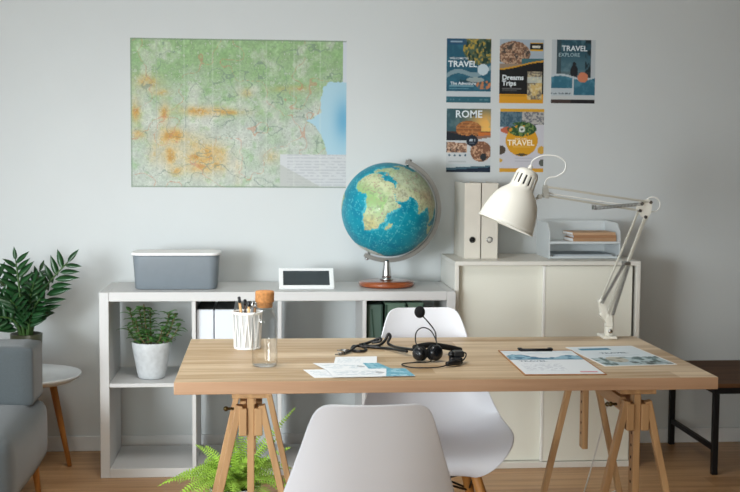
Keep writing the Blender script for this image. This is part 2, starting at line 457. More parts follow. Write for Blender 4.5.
def p_dream(u, v):     # cliff town photo, black and orange
    n = fbm(u*9, v*12, 4, 13); n2 = fbm(u*30, v*40, 3, 14)
    img = np.zeros(u.shape+(3,))+np.array([168, 182, 194.])
    town = np.hypot((u-.32)/.36, (v-.78)/.2) < 1.0+.25*(n-.5)
    img = lay(img, town, (128, 92, 70)); img = lay(img, town*sst(.45, .6, n2), (196, 160, 130)); img = lay(img, town*sst(.55, .7, fbm(u*16, v*20, 3, 15)), (66, 58, 54))
    img = lay(img, (v < .7)*(u > .5)*(v > .55), (58, 104, 112)); img = lay(img, (v < .62)*(u < .5), (150, 130, 110))
    cur = .56-.02*np.cos(u*3.2)*2+.05*u
    img = lay(img, v < cur+.025, (206, 150, 40)); img = lay(img, v < cur, (14, 15, 18))
    img = lay(img, v < .145, (226, 156, 26)); img = lay(img, (v < .13)*(v > .11)*(u < .6)*.3, (120, 84, 10))
    bx = (u > .64) & (u < .96) & (v > .06) & (v < .5)
    img = lay(img, bx, (212, 180, 110)); img = lay(img, bx*sst(.4, .6, n), (120, 110, 96)); img = lay(img, bx*(v > .32)*(v < .42)*.8, (196, 206, 200)); img = lay(img, bx*(n2 > .6)*.6, (232, 220, 180))
    img = lay(img, (u > .68) & (u < .98) & (v > .83) & (v < .95), (24, 22, 20)); img = lay(img, (((np.abs(v-.945) < .01) | (np.abs(v-.832) < .01)) & (u > .68) & (u < .98)), (222, 170, 40))
    img = lay(img, (u > .74) & (u < .92) & (np.abs(v-.885) < .018)*(n2 > .3), (220, 216, 200))
    img = lay(img, (np.abs(v-.225) < .01)*(u > .06)*(u < .5)*.55, (150, 150, 150)); img = lay(img, (np.abs(v-.195) < .007)*(u > .06)*(u < .4)*.45, (150, 150, 150))
    return img
def p_walk(u, v):      # narrow teal photo of a figure, wave and orange dot
    n = fbm(u*8, v*10, 4, 23)
    img = np.zeros(u.shape+(3,))+np.array([190, 198, 202.])
    ph = (u > .12) & (u < .9) & (v > .4)
    col = np.zeros(u.shape+(3,))+np.array([66, 104, 118.]); col = lay(col, sst(.6, .9, v), (34, 76, 92)); col = lay(col, sst(.55, .45, v)*.6, (132, 160, 166))
    col = lay(col, sst(.5, .7, n)*.4, (120, 150, 158)); col = lay(col, (u > .76)*sst(.35, .55, n+.2*(u-.7)), (22, 40, 46)); col = lay(col, (u < .22)*.7, (50, 66, 72)); col = lay(col, (v < .5)*.35, (60, 66, 70))
    col = lay(col, (np.hypot((u-.52)/.085, (v-.5)/.11) < 1), (26, 30, 36)); col = lay(col, np.hypot((u-.52)/.045, (v-.62)/.032) < 1, (30, 32, 36))
    img = np.where(ph[..., None], col, img)
    wv = .43+.035*np.sin(u*6.0+.3)
    low = (v < wv)
    img = lay(img, low, (190, 202, 208)); img = lay(img, (v < wv-.03) & (v > .13), (44, 106, 130)); img = lay(img, (v < wv-.03)*(v > .13)*sst(.4, .7, n)*.5, (104, 160, 178))
    img = lay(img, (v < .24) & (u < .5) & (v > .1), (186, 198, 204)); img = lay(img, (np.abs(v-.155) < .012)*(u < .48)*(fbm(u*30, v*30, 2, 4) > .4), (96, 110, 120))
    img = lay(img, (np.abs(u-.5) < .012) & (v > .12) & (v < .4), (200, 208, 212))
    img = lay(img, np.hypot((u-.72)*44, (v-.41)*64) < 5.2, (214, 128, 92)); img = lay(img, v < .115, (200, 204, 204))
    img = lay(img, v < .06, (64, 50, 46)); img = lay(img, (v < .06)*(u > .45), (24, 24, 28))
    return img
def p_rome(u, v):      # amphitheatre at sunset
    n = fbm(u*8, v*10, 4, 33); n2 = fbm(u*26, v*34, 3, 34)
    img = np.zeros(u.shape+(3,))+np.array([204, 208, 210.])
    sky = np.zeros(u.shape+(3,))+np.array([44, 84, 96.]); sky = lay(sky, np.exp(-((u-.9)**2/.18+(v-.78)**2/.05)), (240, 176, 84)); sky = lay(sky, np.exp(-((u-.92)**2/.05+(v-.68)**2/.012)), (250, 190, 90)); sky = lay(sky, sst(.5, .75, n)*.35*(v > .7), (130, 150, 150))
    img = np.where((v > .56-.05*np.abs(u-.5)*0)[..., None], sky, img)
    body = (np.hypot((u-.5)/.29, (v-.68)/.13) < 1) & (v > .56)
    img = lay(img, body, (172, 104, 52)); img = lay(img, body*((np.floor(v*40) % 2) == 0)*.5, (104, 60, 34)); img = lay(img, body*(n2 > .55)*.45, (226, 160, 90)); img = lay(img, ((v > .56) & (v < .64) & ~body), (66, 44, 38)); img = lay(img, ((v > .56) & (v < .63) & (u > .72)), (206, 110, 44))
    img = lay(img, (v < .56+.07*np.abs(u-.55)*2) & (v > .5) & (u < .6) & (v < .64-.12*u), (18, 26, 36)); img = lay(img, (v > .50+.1*(u-.5)) & (v < .56+.05*(u-.5)) & (u > .5), (150, 110, 90))
    ph1 = (v > .305) & (v < .48-.05*u) & (u < .46); img = lay(img, ph1, (140, 100, 78)); img = lay(img, ph1*sst(.45, .6, n2), (214, 178, 150)); img = lay(img, ph1*sst(.55, .7, fbm(u*20, v*14, 3, 36)), (74, 56, 50))
    c2 = (np.hypot((u-.78)*44, (v-.33)*64) < 10.5) & (u < 1); img = lay(img, c2, (128, 84, 60)); img = lay(img, c2*sst(.48, .6, n2), (204, 158, 124)); img = lay(img, c2*(np.hypot((u-.84)/.07, (v-.24)/.06) < 1), (34, 40, 46))
    img = lay(img, np.hypot((u-.58)*44, (v-.5)*64) < 5.8, (22, 30, 44)); img = lay(img, (np.abs(v-.505) < .018)*(np.abs(u-.58) < .07)*(n2 > .35), (190, 200, 210)); img = lay(img, (np.abs(v-.46) < .01)*(np.abs(u-.58) < .06)*.7, (120, 140, 160))
    for k in range(4): img = lay(img, np.hypot((u-.07-k*.12)*44, (v-.265)*64) < 1.1, (60, 90, 110))
    img = lay(img, (np.abs(v-.17) < .01)*(u > .05)*(u < .45)*.4, (150, 160, 160))
    img = lay(img, v < .13, (196, 206, 208)); img = lay(img, v < .05+.035*u+.02, (60, 96, 112)); img = lay(img, v < .03+.05*u, (16, 32, 54))
    return img
def p_leaf(u, v):      # yellow disc with leaf wreath
    n = fbm(u*9, v*12, 4, 43); n2 = fbm(u*28, v*36, 3, 44)
    img = np.zeros(u.shape+(3,))+np.array([206, 204, 212.])
    ph = (v > .72-.03*np.sin(u*5)) & (v < .96); img = lay(img, ph, (90, 118, 132)); img = lay(img, ph*(u < .5)*sst(.45, .6, n2), (56, 88, 106)); img = lay(img, ph*(u > .5), (182, 178, 172)); img = lay(img, ph*(u > .5)*sst(.5, .6, n2), (110, 112, 120))
    img = lay(img, (np.hypot((u-.16)/.14, (v-.66)/.05) < 1), (196, 96, 66))
    img = lay(img, v > .955, (222, 164, 40)); img = lay(img, (v < .055), (222, 160, 40))
    dd = np.hypot((u-.5)*44, (v-.5)*64)
    img = lay(img, dd < 16, (224, 158, 22)); img = lay(img, (np.hypot((u-.5)/.13, (v-.275)/.02) < 1), (84, 70, 40))
    lf = (np.hypot((u-.5)/.33, (v-.68)/.115) < 1) & (n > .34); img = lay(img, lf, (38, 78, 40)); img = lay(img, lf*(n2 > .58), (110, 138, 70))
    img = lay(img, np.hypot((u-.5)*44, (v-.675)*64) < 3.2, (212, 218, 208)); img = lay(img, np.hypot((u-.5)*44, (v-.675)*64) < 1.4, (80, 100, 80))
    img = lay(img, np.hypot((u-.03)*44, (v-.35)*64) < 4.6, (76, 62, 52)); img = lay(img, (np.hypot((u-.95)*44, (v-.35)*64) < 4), (216, 166, 60)); img = lay(img, np.hypot((u-.97)*44, (v-.15)*64) < 3.4, (92, 96, 88)); img = lay(img, np.hypot((u-.02)*44, (v-.18)*64) < 2, (214, 170, 70))
    img = lay(img, (np.abs(v-.40) < .008)*(np.abs(u-.5) < .2)*.5, (250, 220, 150)); img = lay(img, ((np.abs(v-.22) < .008) | (np.abs(v-.17) < .008))*(np.abs(u-.55) < .2)*.35, (140, 140, 150))
    return img
PW, PH = .203, .287
W_ = (228, 236, 240)
PO = [('travel_poster', 1.489, 1.5745, p_air, 'teal travel poster with palm leaves and a pale round badge', (('TRAVEL', .36, .6, .038, .0007, W_, 'CENTER'), ('The Adventure', .38, .30, .019, .0003, W_, 'CENTER'), ('WELCOME TO', .28, .69, .013, .0001, W_, 'CENTER'))),
      ('travel_poster', 1.731, 1.5745, p_dream, 'black and orange poster with a cliff town photo and white lettering', (('Dreams', .06, .40, .031, .0009, W_, 'LEFT'), ('Trips', .06, .31, .031, .0009, W_, 'LEFT'))),
      ('travel_poster', 1.970, 1.5765, p_walk, 'pale teal poster of a dark standing figure above an orange dot', (('TRAVEL', .52, .86, .034, .0005, W_, 'CENTER'), ('EXPLORE', .40, .76, .024, .0001, (170, 196, 204), 'CENTER'))),
      ('travel_poster', 1.492, 1.2605, p_rome, 'poster of an ancient amphitheatre at sunset, left one of the lower row', (('ROME', .5, .91, .046, .0007, W_, 'CENTER'),)),
      ('travel_poster', 1.737, 1.2625, p_leaf, 'poster with a big yellow disc under a wreath of green leaves, above the lamp shade', (('TRAVEL', .48, .46, .036, .0007, (252, 240, 214), 'CENTER'), ('EXPLORE', .48, .52, .014, .0001, (250, 230, 190), 'CENTER')))]
for nm, x, z, fn, lb, tx in PO:
    p = print_sheet(nm, PW, PH, fn, 60, 84, on_wall(x, z), tx)
    recenter(p, (x+PW/2, .472, z)); tag(p, lb, 'poster', 'travel posters on the wall')

# ================================================================== CUBE SHELF
KH, KD, KW = .77, .39, 1.468
kt = thing('cube_shelf', 'low white cube shelf unit with two rows of open compartments against the wall', 'shelf', (KW/2, KD/2, 0))
for x0 in (0, KW-.038):
    b = B(); b.box((x0, 0, 0), (x0+.038, KD, KH-.0005), .0015, 1); part('side_panel', b, white_lam, kt)
b = B(); b.box((.0385, 0, KH-.038), (KW-.0385, KD, KH), .0015, 1); part('top_panel', b, white_lam, kt)
b = B(); b.box((.0385, 0, 0), (KW-.0385, KD, .038), .0015, 1); part('bottom_panel', b, white_lam, kt)
CX = [.0385+i*(KW-.077+.016)/4 for i in range(5)]
for i in range(1, 4):
    b = B(); b.box((CX[i]-.016, .002, .038), (CX[i], KD, KH-.038), .001, 1); part('divider', b, white_lam, kt)
for i in range(4):
    b = B(); b.box((CX[i], .002, .377), (CX[i+1]-.016, KD, .393), .001, 1); part('shelf_board', b, white_lam, kt)

# ================================================================== SLIDING DOOR CABINET
c0, c1, cf, cb, ch = 1.4705, 2.272, .046, .45, .891
ct = thing('sliding_door_cabinet', 'cream white cabinet with two sliding doors, right of the cube shelf', 'cabinet', ((c0+c1)/2, (cf+cb)/2, 0))
b = B(); b.box((c0, cf, 0), (c0+.018, cb, ch-.018), .0015, 1); part('side_panel', b, cab_white, ct)
b = B(); b.box((c1-.018, cf, 0), (c1, cb, ch-.018), .0015, 1); part('side_panel', b, cab_white, ct)
b = B(); b.box((c0, cf, ch-.018), (c1, cb, ch), .0015, 1); part('top_panel', b, cab_white, ct)
b = B(); b.box((c0+.0185, cf+.004, 0), (c1-.0185, cb, .025), .001, 1); part('bottom_panel', b, cab_white, ct)
b = B(); b.box((c0+.0185, cb-.006, .025), (c1-.0185, cb, ch-.018)); part('back_panel', b, mat('cabinet_back', (90, 78, 66), .7), ct)
d1 = B(); d1.box((c0+.024, cf+.034, .028), (1.868, cf+.048, ch-.021), .001, 1); part('door', d1, door_cream, ct)
d2 = B(); d2.box((1.862, cf+.012, .028), (c1-.032, cf+.026, ch-.021), .001, 1); dd = part('door', d2, door_cream, ct)
b = B(); b.box((1.852, cf+.009, .028), (1.8615, cf+.029, ch-.021), .001, 1); part('edge_pull', b, mat('pull_white', (240, 240, 236), .4), dd)

# ================================================================== METAL BENCH
bw = wood('walnut_bench', (72, 46, 24), (108, 74, 44), 'x', rough=.7)
bt = thing('bench', 'low bench with brown wooden seat and black metal legs by the right wall side', 'bench', (2.95, .2, 0))
b = B(); b.box((2.547, -.115, .372), (3.38, .455, .39), .002, 1); part('seat', b, bw, bt)
b = B()
b.box((2.55, -.11, .346), (3.375, -.085, .3715)); b.box((2.55, .425, .346), (3.375, .45, .3715)); b.box((2.55, -.085, .346), (2.575, .425, .3715)); b.box((3.35, -.085, .346), (3.375, .425, .3715))
part('seat_frame', b, black_metal, bt)
for x in (2.55, 3.35):
    for y in (-.11, .425):
        b = B(); b.box((x, y, 0), (x+.025, y+.025, .3455), .002, 1); part('leg', b, black_metal, bt)
    b = B(); b.box((x+.003, -.0845, .10), (x+.022, .4245, .122), .002, 1); part('stretcher', b, black_metal, bt)

# ================================================================== TABLE
TX0, TX1, TY0, TY1, TZ = .432, 1.9185, -1.757, -1.006, .7316
b = B(); b.box((TX0, TY0, TZ-.034), (TX1, TY1, TZ), .0018, 2)
tt = solo('tabletop', b, [tabletop_w, edge_w], 'pale beech tabletop slab lying across two wooden trestles', 'table', ((TX0+TX1)/2, (TY0+TY1)/2, TZ-.034))
for p in tt.data.polygons:
    if abs(p.normal.z) < .8: p.material_index = 1

brass = mat('dark_brass', (88, 76, 46), .35, .9)
def trestle(cx, cy, rz, label, first=None):
    loc = (cx, cy, 0)
    if first is not None: return dup(first, loc, rz, label, 'trestles under the tabletop')
    t = thing('trestle', label, 'trestle', loc, rz, 'trestles under the tabletop')
    L = .325; U = TZ-.034
    def P(name, b, m=oak, **k): return part(name, b, m, t, world=False, **k)
    b = B(); b.box((-.051, -L, U-.0225), (.051, L, U-.0005), .002, 2); P('top_plank', b, oak_y)
    for sy in (-1, 1):
        y = sy*(L-.028)
        for sx in (-1, 1):
            yy = sy*(L-.012)
            b = B(); b.beam((sx*.030, yy, .655), (sx*(.030+.225*.645), yy+sy*.0, .006), .0185, .026, .002, up=(0, 1, 0)); P('leg', b)
        b = B(); b.box((-.0095, y-.022, .370), (.0095, y+.022, U-.023), .0015, 1)
        b.mi = 1
        for k in range(6): b.cyl((-.0105, y, .42+k*.035), (.0105, y, .42+k*.035), .0045, n=10)
        part('adjusting_post', b, [oak, mat('hole_dark', (50, 30, 16), .9)], t, world=False)
        b = B(); b.box((-.032, y-sy*.030, .572), (-.0100, y+sy*.030, .648), .002, 1); b.box((.0100, y-sy*.030, .572), (.032, y+sy*.030, .648), .002, 1)
        P('guide_block', b)
    for sx in (-1, 1):
        b = B(); b.box((sx*.022-.009, -L+.075, .612), (sx*.022+.009, L-.075, .652), .0015, 1); P('rail', b, oak_y)
    b = B(); b.box((-.10, -L+.05, .20), (.10, L-.05, .216), .002, 1)
    P('shelf', b, oak_y)
    y = -L+.055
    b = B(); b.cyl((-.046, y, .636), (-.066, y, .636), .004); b.box((-.072, y-.020, .632), (-.066, y+.020, .640), .003, 2); b.ball((-.068, y-.018, .640), .007, 12); b.ball((-.068, y+.018, .632), .007, 12)
    P('wing_knob', b, brass, label='dark metal wing knob')
    return t
t1 = trestle(.634, -1.378, R(0), 'beech trestle under the left end of the tabletop, in front of the green fern')
trestle(1.720, -1.378, R(-1.6), 'beech trestle under the right end of the tabletop, nearest the bench', t1)

# ================================================================== SHELL CHAIRS
def shell_mesh():
    # f forward, z up, half width, side curl
    prof = [(.214, .354, .085, .010), (.225, .366, .122, .014), (.228, .382, .156, .016), (.218, .400, .186, .018), (.190, .414, .212, .020), (.13, .421, .234, .026), (.06, .418, .245, .032), (-.01, .410, .246, .044),
            (-.075, .404, .244, .058), (-.125, .412, .240, .072), (-.16, .440, .233, .080), (-.182, .485, .222, .080), (-.196, .54, .206, .072), (-.208, .60, .187, .058), (-.219, .66, .168, .044), (-.229, .715, .151, .034), (-.2365, .76, .138, .026), (-.2415, .787, .128, .022), (-.2445, .802, .118, .018), (-.2465, .811, .104, .014), (-.2475, .8155, .086, .010)]
    b = B(); NU = 18; rows = []
    for i, (f, z, hw, cu) in enumerate(prof):
        a = prof[max(i-1, 0)]; c = prof[min(i+1, len(prof)-1)]
        t = Vector((c[0]-a[0], c[1]-a[1])).normalized()      # (df, dz)
        nf, nz = t.y, -t.x                                    # towards the sitter (up on the seat, forward on the back)
        row = []
        for k in range(NU+1):
            u = -1+2*k/NU
            # even spacing with a little bunching at the rim
            s = math.sin(u*math.pi/2*.86)/math.sin(math.pi/2*.86)
            c_ = cu*abs(s)**2.6
            row.append(b.bm.verts.new((hw*s, -(f+nf*c_), z+nz*c_)))
        rows.append(row)
    for i in range(len(rows)-1):
        for k in range(NU):
            fc = b.bm.faces.new([rows[i][k], rows[i][k+1], rows[i+1][k+1], rows[i+1][k]]); fc.smooth = True
    return b
def shell_chair(loc, rz, label, first=None):
    # local -y is the way the sitter faces
    if first is not None: return dup(first, loc, rz, label, 'white shell chairs at the table')
    t = thing('shell_chair', label, 'chair', loc, rz, 'white shell chairs at the table')
    P = lambda n, b, m, **k: part(n, b, m, t, world=False, **k)
    P('shell', shell_mesh(), shell_mat, smooth=True, mods=[('SOLIDIFY', dict(thickness=.006, offset=-1)), ('SUBSURF', dict(levels=2, render_levels=2))])
    feet = []
    for sx in (-1, 1):
        for sy, fy in ((-1, -.20), (1, .19)):
            top = Vector((sx*.105, sy*.085-.01, .352)); bot = Vector((sx*.205, fy, .006))
            feet.append((top, bot))
            b = B(); b.lathe([(.010, 0), (.0125, .05), (.0165, .22), (.0165, .345), (.014, .372)], 16, bot, top-bot); P('leg', b, legwood)
    b = B()
    for (ta, ba), (tb, bb_) in ((feet[0], feet[3]), (feet[1], feet[2])):
        b.tube([ta.lerp(ba, .05), tb.lerp(bb_, .42)], .004, 8, False); b.tube([tb.lerp(bb_, .05), ta.lerp(ba, .42)], .004, 8, False)
    for i, j in ((0, 1), (2, 3), (0, 2), (1, 3)):
        b.tube([feet[i][0]+Vector((0, 0, .006)), feet[j][0]+Vector((0, 0, .006))], .005, 8, False)
        b.tube([feet[i][0].lerp(feet[i][1], .06), feet[j][0].lerp(feet[j][1], .40)], .0035, 8, False)
    for tp, bt_ in feet: b.tube([tp, tp+Vector((0, 0, .042))], .006, 8, False)
    P('wire_brace', b, black_metal, label='black wire bracing under the seat')
    return t
far = shell_chair((1.222, -1.125, 0), R(3), 'white shell chair facing the camera, tucked in behind the table')
shell_chair((.898, -2.23, 0), R(180), 'white shell chair nearest the camera, its rounded back turned to us', far)

# ================================================================== GLOBE
def globe_mesh(r, c):
    n, m_ = 220, 150
    lat = np.linspace(-90, 90, m_+1); lon = np.linspace(-180, 180, n+1)
    La = (lat[:-1]+lat[1:])/2; Lo = (lon[:-1]+lon[1:])/2
    X, Y = np.meshgrid(Lo, La)
    nn = fbm(X/14+40, Y/14+40, 5, 3); n2 = fbm(X/5+40, Y/5+40, 3, 6)
    img = np.zeros(X.shape+(3,))+np.array([0, 134, 156.])
    img = lay(img, sst(.45, .75, nn)*.5, (0, 114, 146)); img = lay(img, sst(.55, .35, nn)*.35, (30, 156, 176))
    wx = X+4*(n2-.5); wy = Y+4*(fbm(X/5, Y/5, 3, 8)-.5)
    AF = [(-17, 15), (-16, 22), (-10, 31), (-6, 35), (3, 37), (10, 37), (11, 33), (20, 31), (25, 32), (33, 31), (36, 25), (38, 19), (43, 12), (51, 12), (50, 7), (43, -1), (39, -6), (41, -15), (35, -20), (35, -25), (32, -29), (26, -34), (19, -35), (15, -27), (12, -17), (13, -8), (9, -1), (9, 4), (4, 6), (-4, 5), (-8, 4.5), (-13, 8)]
    MG = [(44, -20), (47, -15), (50, -13), (50, -17), (47, -25), (44, -25)]
    EU = [(-9, 37), (-9, 43), (-1, 44), (-4, 48), (4, 52), (9, 57), (11, 55), (20, 55), (24, 60), (22, 65), (15, 60), (5, 60), (12, 68), (28, 71), (60, 69), (100, 76), (178, 68), (160, 60), (140, 54), (140, 45), (128, 38), (122, 38), (122, 30), (110, 20), (108, 12), (104, 9), (103, 1), (99, 8), (94, 18), (90, 22), (84, 18), (80, 13), (77, 8), (73, 18), (68, 24), (57, 26), (56, 24), (59, 22), (52, 16), (44, 13), (38, 21), (35, 28), (35, 33), (36, 36), (27, 37), (26, 41), (20, 40), (18, 40), (14, 45), (12, 44), (17, 40), (15, 38), (10, 44), (3, 42), (0, 39), (-5, 36)]
    AU = [(114, -22), (122, -17), (130, -12), (136, -12), (141, -12), (146, -19), (153, -27), (150, -37), (140, -38), (131, -31), (115, -34)]
    AN = [(-180, -70), (0, -69), (60, -67), (180, -70), (180, -91), (-180, -91)]
    AM = [(-80, 8), (-60, 8), (-50, 0), (-35, -7), (-40, -22), (-58, -38), (-70, -54), (-75, -40), (-70, -18), (-80, -3)]
    NA = [(-165, 65), (-125, 70), (-80, 68), (-60, 50), (-75, 38), (-81, 26), (-97, 27), (-88, 16), (-105, 20), (-122, 36), (-125, 50)]
    GR = [(-45, 60), (-20, 70), (-20, 82), (-60, 82), (-55, 70)]
    ID = [(96, 5), (105, -5), (115, -8), (119, -5), (118, 5), (110, 2), (104, 0)]
    land = np.zeros(X.shape, bool)
    for P in (AF, MG, EU, AU, AN, AM, NA, GR, ID): land |= inpoly(wx, wy, P)
    sh = np.zeros(X.shape, bool)
    for dx in (-2.5, 2.5):
        for P in (AF, MG, EU): sh |= inpoly(wx+dx, wy, P)
    img = lay(img, sh*.5, (120, 200, 205))
    base = np.zeros(X.shape+(3,))+np.array([172, 192, 140.])
    base = lay(base, np.exp(-((Y-25)/9)**2), (214, 214, 164)); base = lay(base, np.exp(-((Y-3)/13)**2)*.9*((X < 33)), (138, 186, 96))
    base = lay(base, np.exp(-(((X-25)/12)**2+((Y+24)/10)**2)), (208, 190, 120)); base = lay(base, np.exp(-(((X-48)/9)**2+((Y-24)/8)**2)), (204, 200, 170)); base = lay(base, ((Y > 35) & (X > 25))*.6, (186, 190, 166))
    base = lay(base, np.exp(-(((X-88)/18)**2+((Y-35)/7)**2)), (196, 160, 120)); base = lay(base, (Y > 50)*.5, (160, 186, 150)); base = lay(base, (Y < -65), (236, 240, 240))
    base = lay(base, sst(.55, .7, n2)*.35, (160, 150, 110)); base = lay(base, sst(.45, .3, n2)*.4, (226, 226, 180))
    base = lay(base, (fbm(X/2.4+30, Y/2.4+30, 2, 12) > .62)*.4, (112, 110, 90)); bd = np.abs(fbm(X/10+9, Y/10+5, 2, 15)-.5) < .012; base = lay(base, bd*.5, (170, 100, 110))
    base = lay(base, .28, (150, 176, 160)); img = np.where(land[..., None], base, img)
    grid = (np.abs((X+7.5) % 15-7.5) < .5) | (np.abs((Y+7.5) % 15-7.5) < .5)
    img = lay(img, grid*~land*.25, (120, 200, 210)); img = lay(img, (~land)*(fbm(X/2.0+30, Y/2.0+30, 2, 19) > .70)*.4, (170, 215, 215))
    img = lin(img)
    ax = Vector((math.sin(R(23.5)), 0, math.cos(R(23.5))))        # tilted pole
    fwd = Vector((0, -1, 0)); lon0 = 45
    east = Vector((math.cos(R(23.5)), 0, -math.sin(R(23.5))))
    verts = []; c = Vector(c)
    for j in range(m_+1):
        for i in range(n):
            la = R(lat[j]); lo = R(lon[i]-lon0)
            verts.append(c+r*(ax*math.sin(la)+math.cos(la)*(fwd*math.cos(lo)+east*math.sin(lo))))
    faces = []; cols = []
    for j in range(m_):
        for i in range(n):
            i2 = (i+1) % n; faces.append((j*n+i, j*n+i2, (j+1)*n+i2, (j+1)*n+i)); cols.append(img[j, i])
    me = bpy.data.meshes.new('sphere'); me.from_pydata(verts, [], faces); me.update()
    at = me.color_attributes.new('ink', 'FLOAT_COLOR', 'CORNER'); arr = np.ones((len(me.loops), 4), np.float32)
    arr[:, :3] = np.repeat(np.array(cols), 4, axis=0); at.data.foreach_set('color', arr.ravel())
    for p in me.polygons: p.use_smooth = True
    me.materials.append(printed('globe_print', .5, .08))
    return me
GC = Vector((1.202, .2, 1.102)); GR_ = .202
gt = thing('desk_globe', 'blue world globe showing Africa, on a chrome stand with brown wooden base, on the shelf', 'globe', (1.197, .2, KH))
me = globe_mesh(GR_, GC); me.transform(ROOT[gt.name].inverted()); go = bpy.data.objects.new('sphere', me); COL.objects.link(go); go.parent = gt
axv = Vector((math.sin(R(23.5)), 0, math.cos(R(23.5)))); ev = Vector((math.cos(R(23.5)), 0, -math.sin(R(23.5))))
# flat curved meridian arm, from pole to pole by way of the right side
b = B(); N_ = 48; rows = []
for i in range(N_+1):
    a = R(-94+188*i/N_); d = axv*math.sin(a)+ev*math.cos(a)
    rr = []
    for ro, yo in ((GR_+.008, -.010), (GR_+.026, -.010), (GR_+.026, .010), (GR_+.008, .010)):
        rr.append(b.bm.verts.new(GC+d*ro+Vector((0, yo, 0))))
    rows.append(rr)
for i in range(N_):
    for k in range(4):
        f = b.bm.faces.new([rows[i][k], rows[i][(k+1) % 4], rows[i+1][(k+1) % 4], rows[i+1][k]])
b.bm.faces.new(rows[0]); b.bm.faces.new(rows[-1])
part('meridian_arm', b, steel, gt)
for sgn in (1, -1):
    b = B(); p0 = GC+axv*sgn*(GR_-.004); b.cyl(p0, p0+axv*sgn*.028, .006); p1 = GC+axv*sgn*(GR_+.0245); b.lathe([(.0, 0), (.009, .001), (.009, .006), (.006, .009), (0, .010)], 20, p1, axv*sgn)
    part('pivot_knob', b, chrome, gt)
b = B(); zt = GC.z-GR_-.021
b.lathe([(.021, KH+.032), (.020, KH+.05), (.013, zt-.002), (.013, zt+.006)], 28, (1.197, .2, 0)); b.lathe([(.027, KH+.027), (.027, KH+.034), (.02, KH+.038)], 28, (1.197, .2, 0)); part('stem', b, chrome, gt)
b = B(); b.lathe([(.105, KH+.0005), (.118, KH+.004), (.122, KH+.013), (.118, KH+.022), (.09, KH+.027), (0.0, KH+.028)], 56, (1.197, .2, 0)); part('base', b, wood('globe_base_wood', (120, 58, 28), (160, 84, 44), 'x', rough=.25, coat=.6), gt)

# ================================================================== ON THE SHELF
# grey bin with white lid
def rrect(w, d, r, n=8):
    P = []
    for cx, cy, a0 in ((w/2-r, d/2-r, 0), (-w/2+r, d/2-r, 90), (-w/2+r, -d/2+r, 180), (w/2-r, -d/2+r, 270)):
        for k in range(n+1):
            a = R(a0+90*k/n); P.append((cx+r*math.cos(a), cy+r*math.sin(a)))
    return P
def loft(b, secs):
    rows = [[b.bm.verts.new((x, y, z)) for x, y in P] for P, z in secs]
    for i in range(len(rows)-1):
        n = len(rows[i])
        for k in range(n):
            f = b.bm.faces.new([rows[i][k], rows[i][(k+1) % n], rows[i+1][(k+1) % n], rows[i+1][k]]); f.smooth = True; f.material_index = b.mi
    b.bm.faces.new(list(reversed(rows[0]))).material_index = b.mi; b.bm.faces.new(rows[-1]).material_index = b.mi
def shift(P, x, y): return [(a+x, c+y) for a, c in P]
bxc = (.3025, .172)
st = thing('storage_box', 'grey plastic storage box with a flat white lid on the left of the cube shelf', 'storage box', (*bxc, KH))
b = B(); loft(b, [(shift(rrect(.330, .150, .035), *bxc), KH+.0005), (shift(rrect(.340, .160, .038), *bxc), KH+.004), (shift(rrect(.356, .174, .042), *bxc), KH+.132), (shift(rrect(.358, .176, .042), *bxc), KH+.142)])
part('box_body', b, mat('grey_box_plastic', (126, 135, 142), .5, noise=.02, nscale=40), st)
b = B(); loft(b, [(shift(rrect(.366, .184, .046), *bxc), KH+.1425), (shift(rrect(.372, .190, .048), *bxc), KH+.1445), (shift(rrect(.372, .190, .048), *bxc), KH+.152), (shift(rrect(.362, .180, .046), *bxc), KH+.155)])
part('lid', b, mat('lid_white', (240, 240, 240), .45), st)
# photo frame leaning back
ft = thing('photo_frame', 'small white picture frame with a dark grey face, leaning back on the shelf', 'picture frame', (.848, .12, KH))
tilt = R(-54); fw_, fh_ = .232, .122
Mf = Matrix.Translation((.848, .075, KH+.0106)) @ Matrix.Rotation(tilt, 4, 'X')
b = B()
b.box((-fw_/2, 0, 0), (fw_/2, .012, .014), .001, 1, Mf); b.box((-fw_/2, 0, fh_-.014), (fw_/2, .012, fh_), .001, 1, Mf); b.box((-fw_/2, 0, .014), (-fw_/2+.018, .012, fh_-.014), .001, 1, Mf); b.box((fw_/2-.018, 0, .014), (fw_/2, .012, fh_-.014), .001, 1, Mf)
part('frame', b, mat('frame_white', (240, 242, 242), .4), ft)
b = B(); b.box((-fw_/2+.017, .004, .013), (fw_/2-.017, .010, fh_-.013), 0, 1, Mf); part('face', b, mat('frame_face_dark', (58, 66, 70), .3, noise=.15, nscale=12), ft, label='dark grey face')
b = B(); q = Mf @ Vector((0, .012, fh_*.75)); b.beam(q, (.848, q.y+.055, KH+.004), .03, .003, 0, up=(0, 1, .3)); part('strut', b, mat('frame_white', (240, 242, 242), .4), ft)

# two white magazine files in the second compartment
for i, (x0, x1, lb) in enumerate(((.392, .462, 'white magazine file in the second shelf compartment, left of its pair'), (.466, .548, 'white magazine file in the second shelf compartment, beside the pencil cup'))):
    z0 = .3935
    b = B(); b.box((x0, .03, z0), (x1, .34, z0+.300), .003, 1); mt_ = mat('file_white', (222, 228, 236), .55)
    t = thing('magazine_file', lb, 'magazine file', ((x0+x1)/2, .23, z0), 0, 'white magazine files')
    part('file_body', b, mt_, t)
    b = B(); b.box((x0+.003, .04, z0+.300), (x1-.003, .33, z0+.302)); part('paper_or_shade_slab', b, mat('file_shade_cap', (70, 72, 74), .8), t, label='dark cap painted as the shade above the file')  # dark cap stands in for the shade behind the file tops
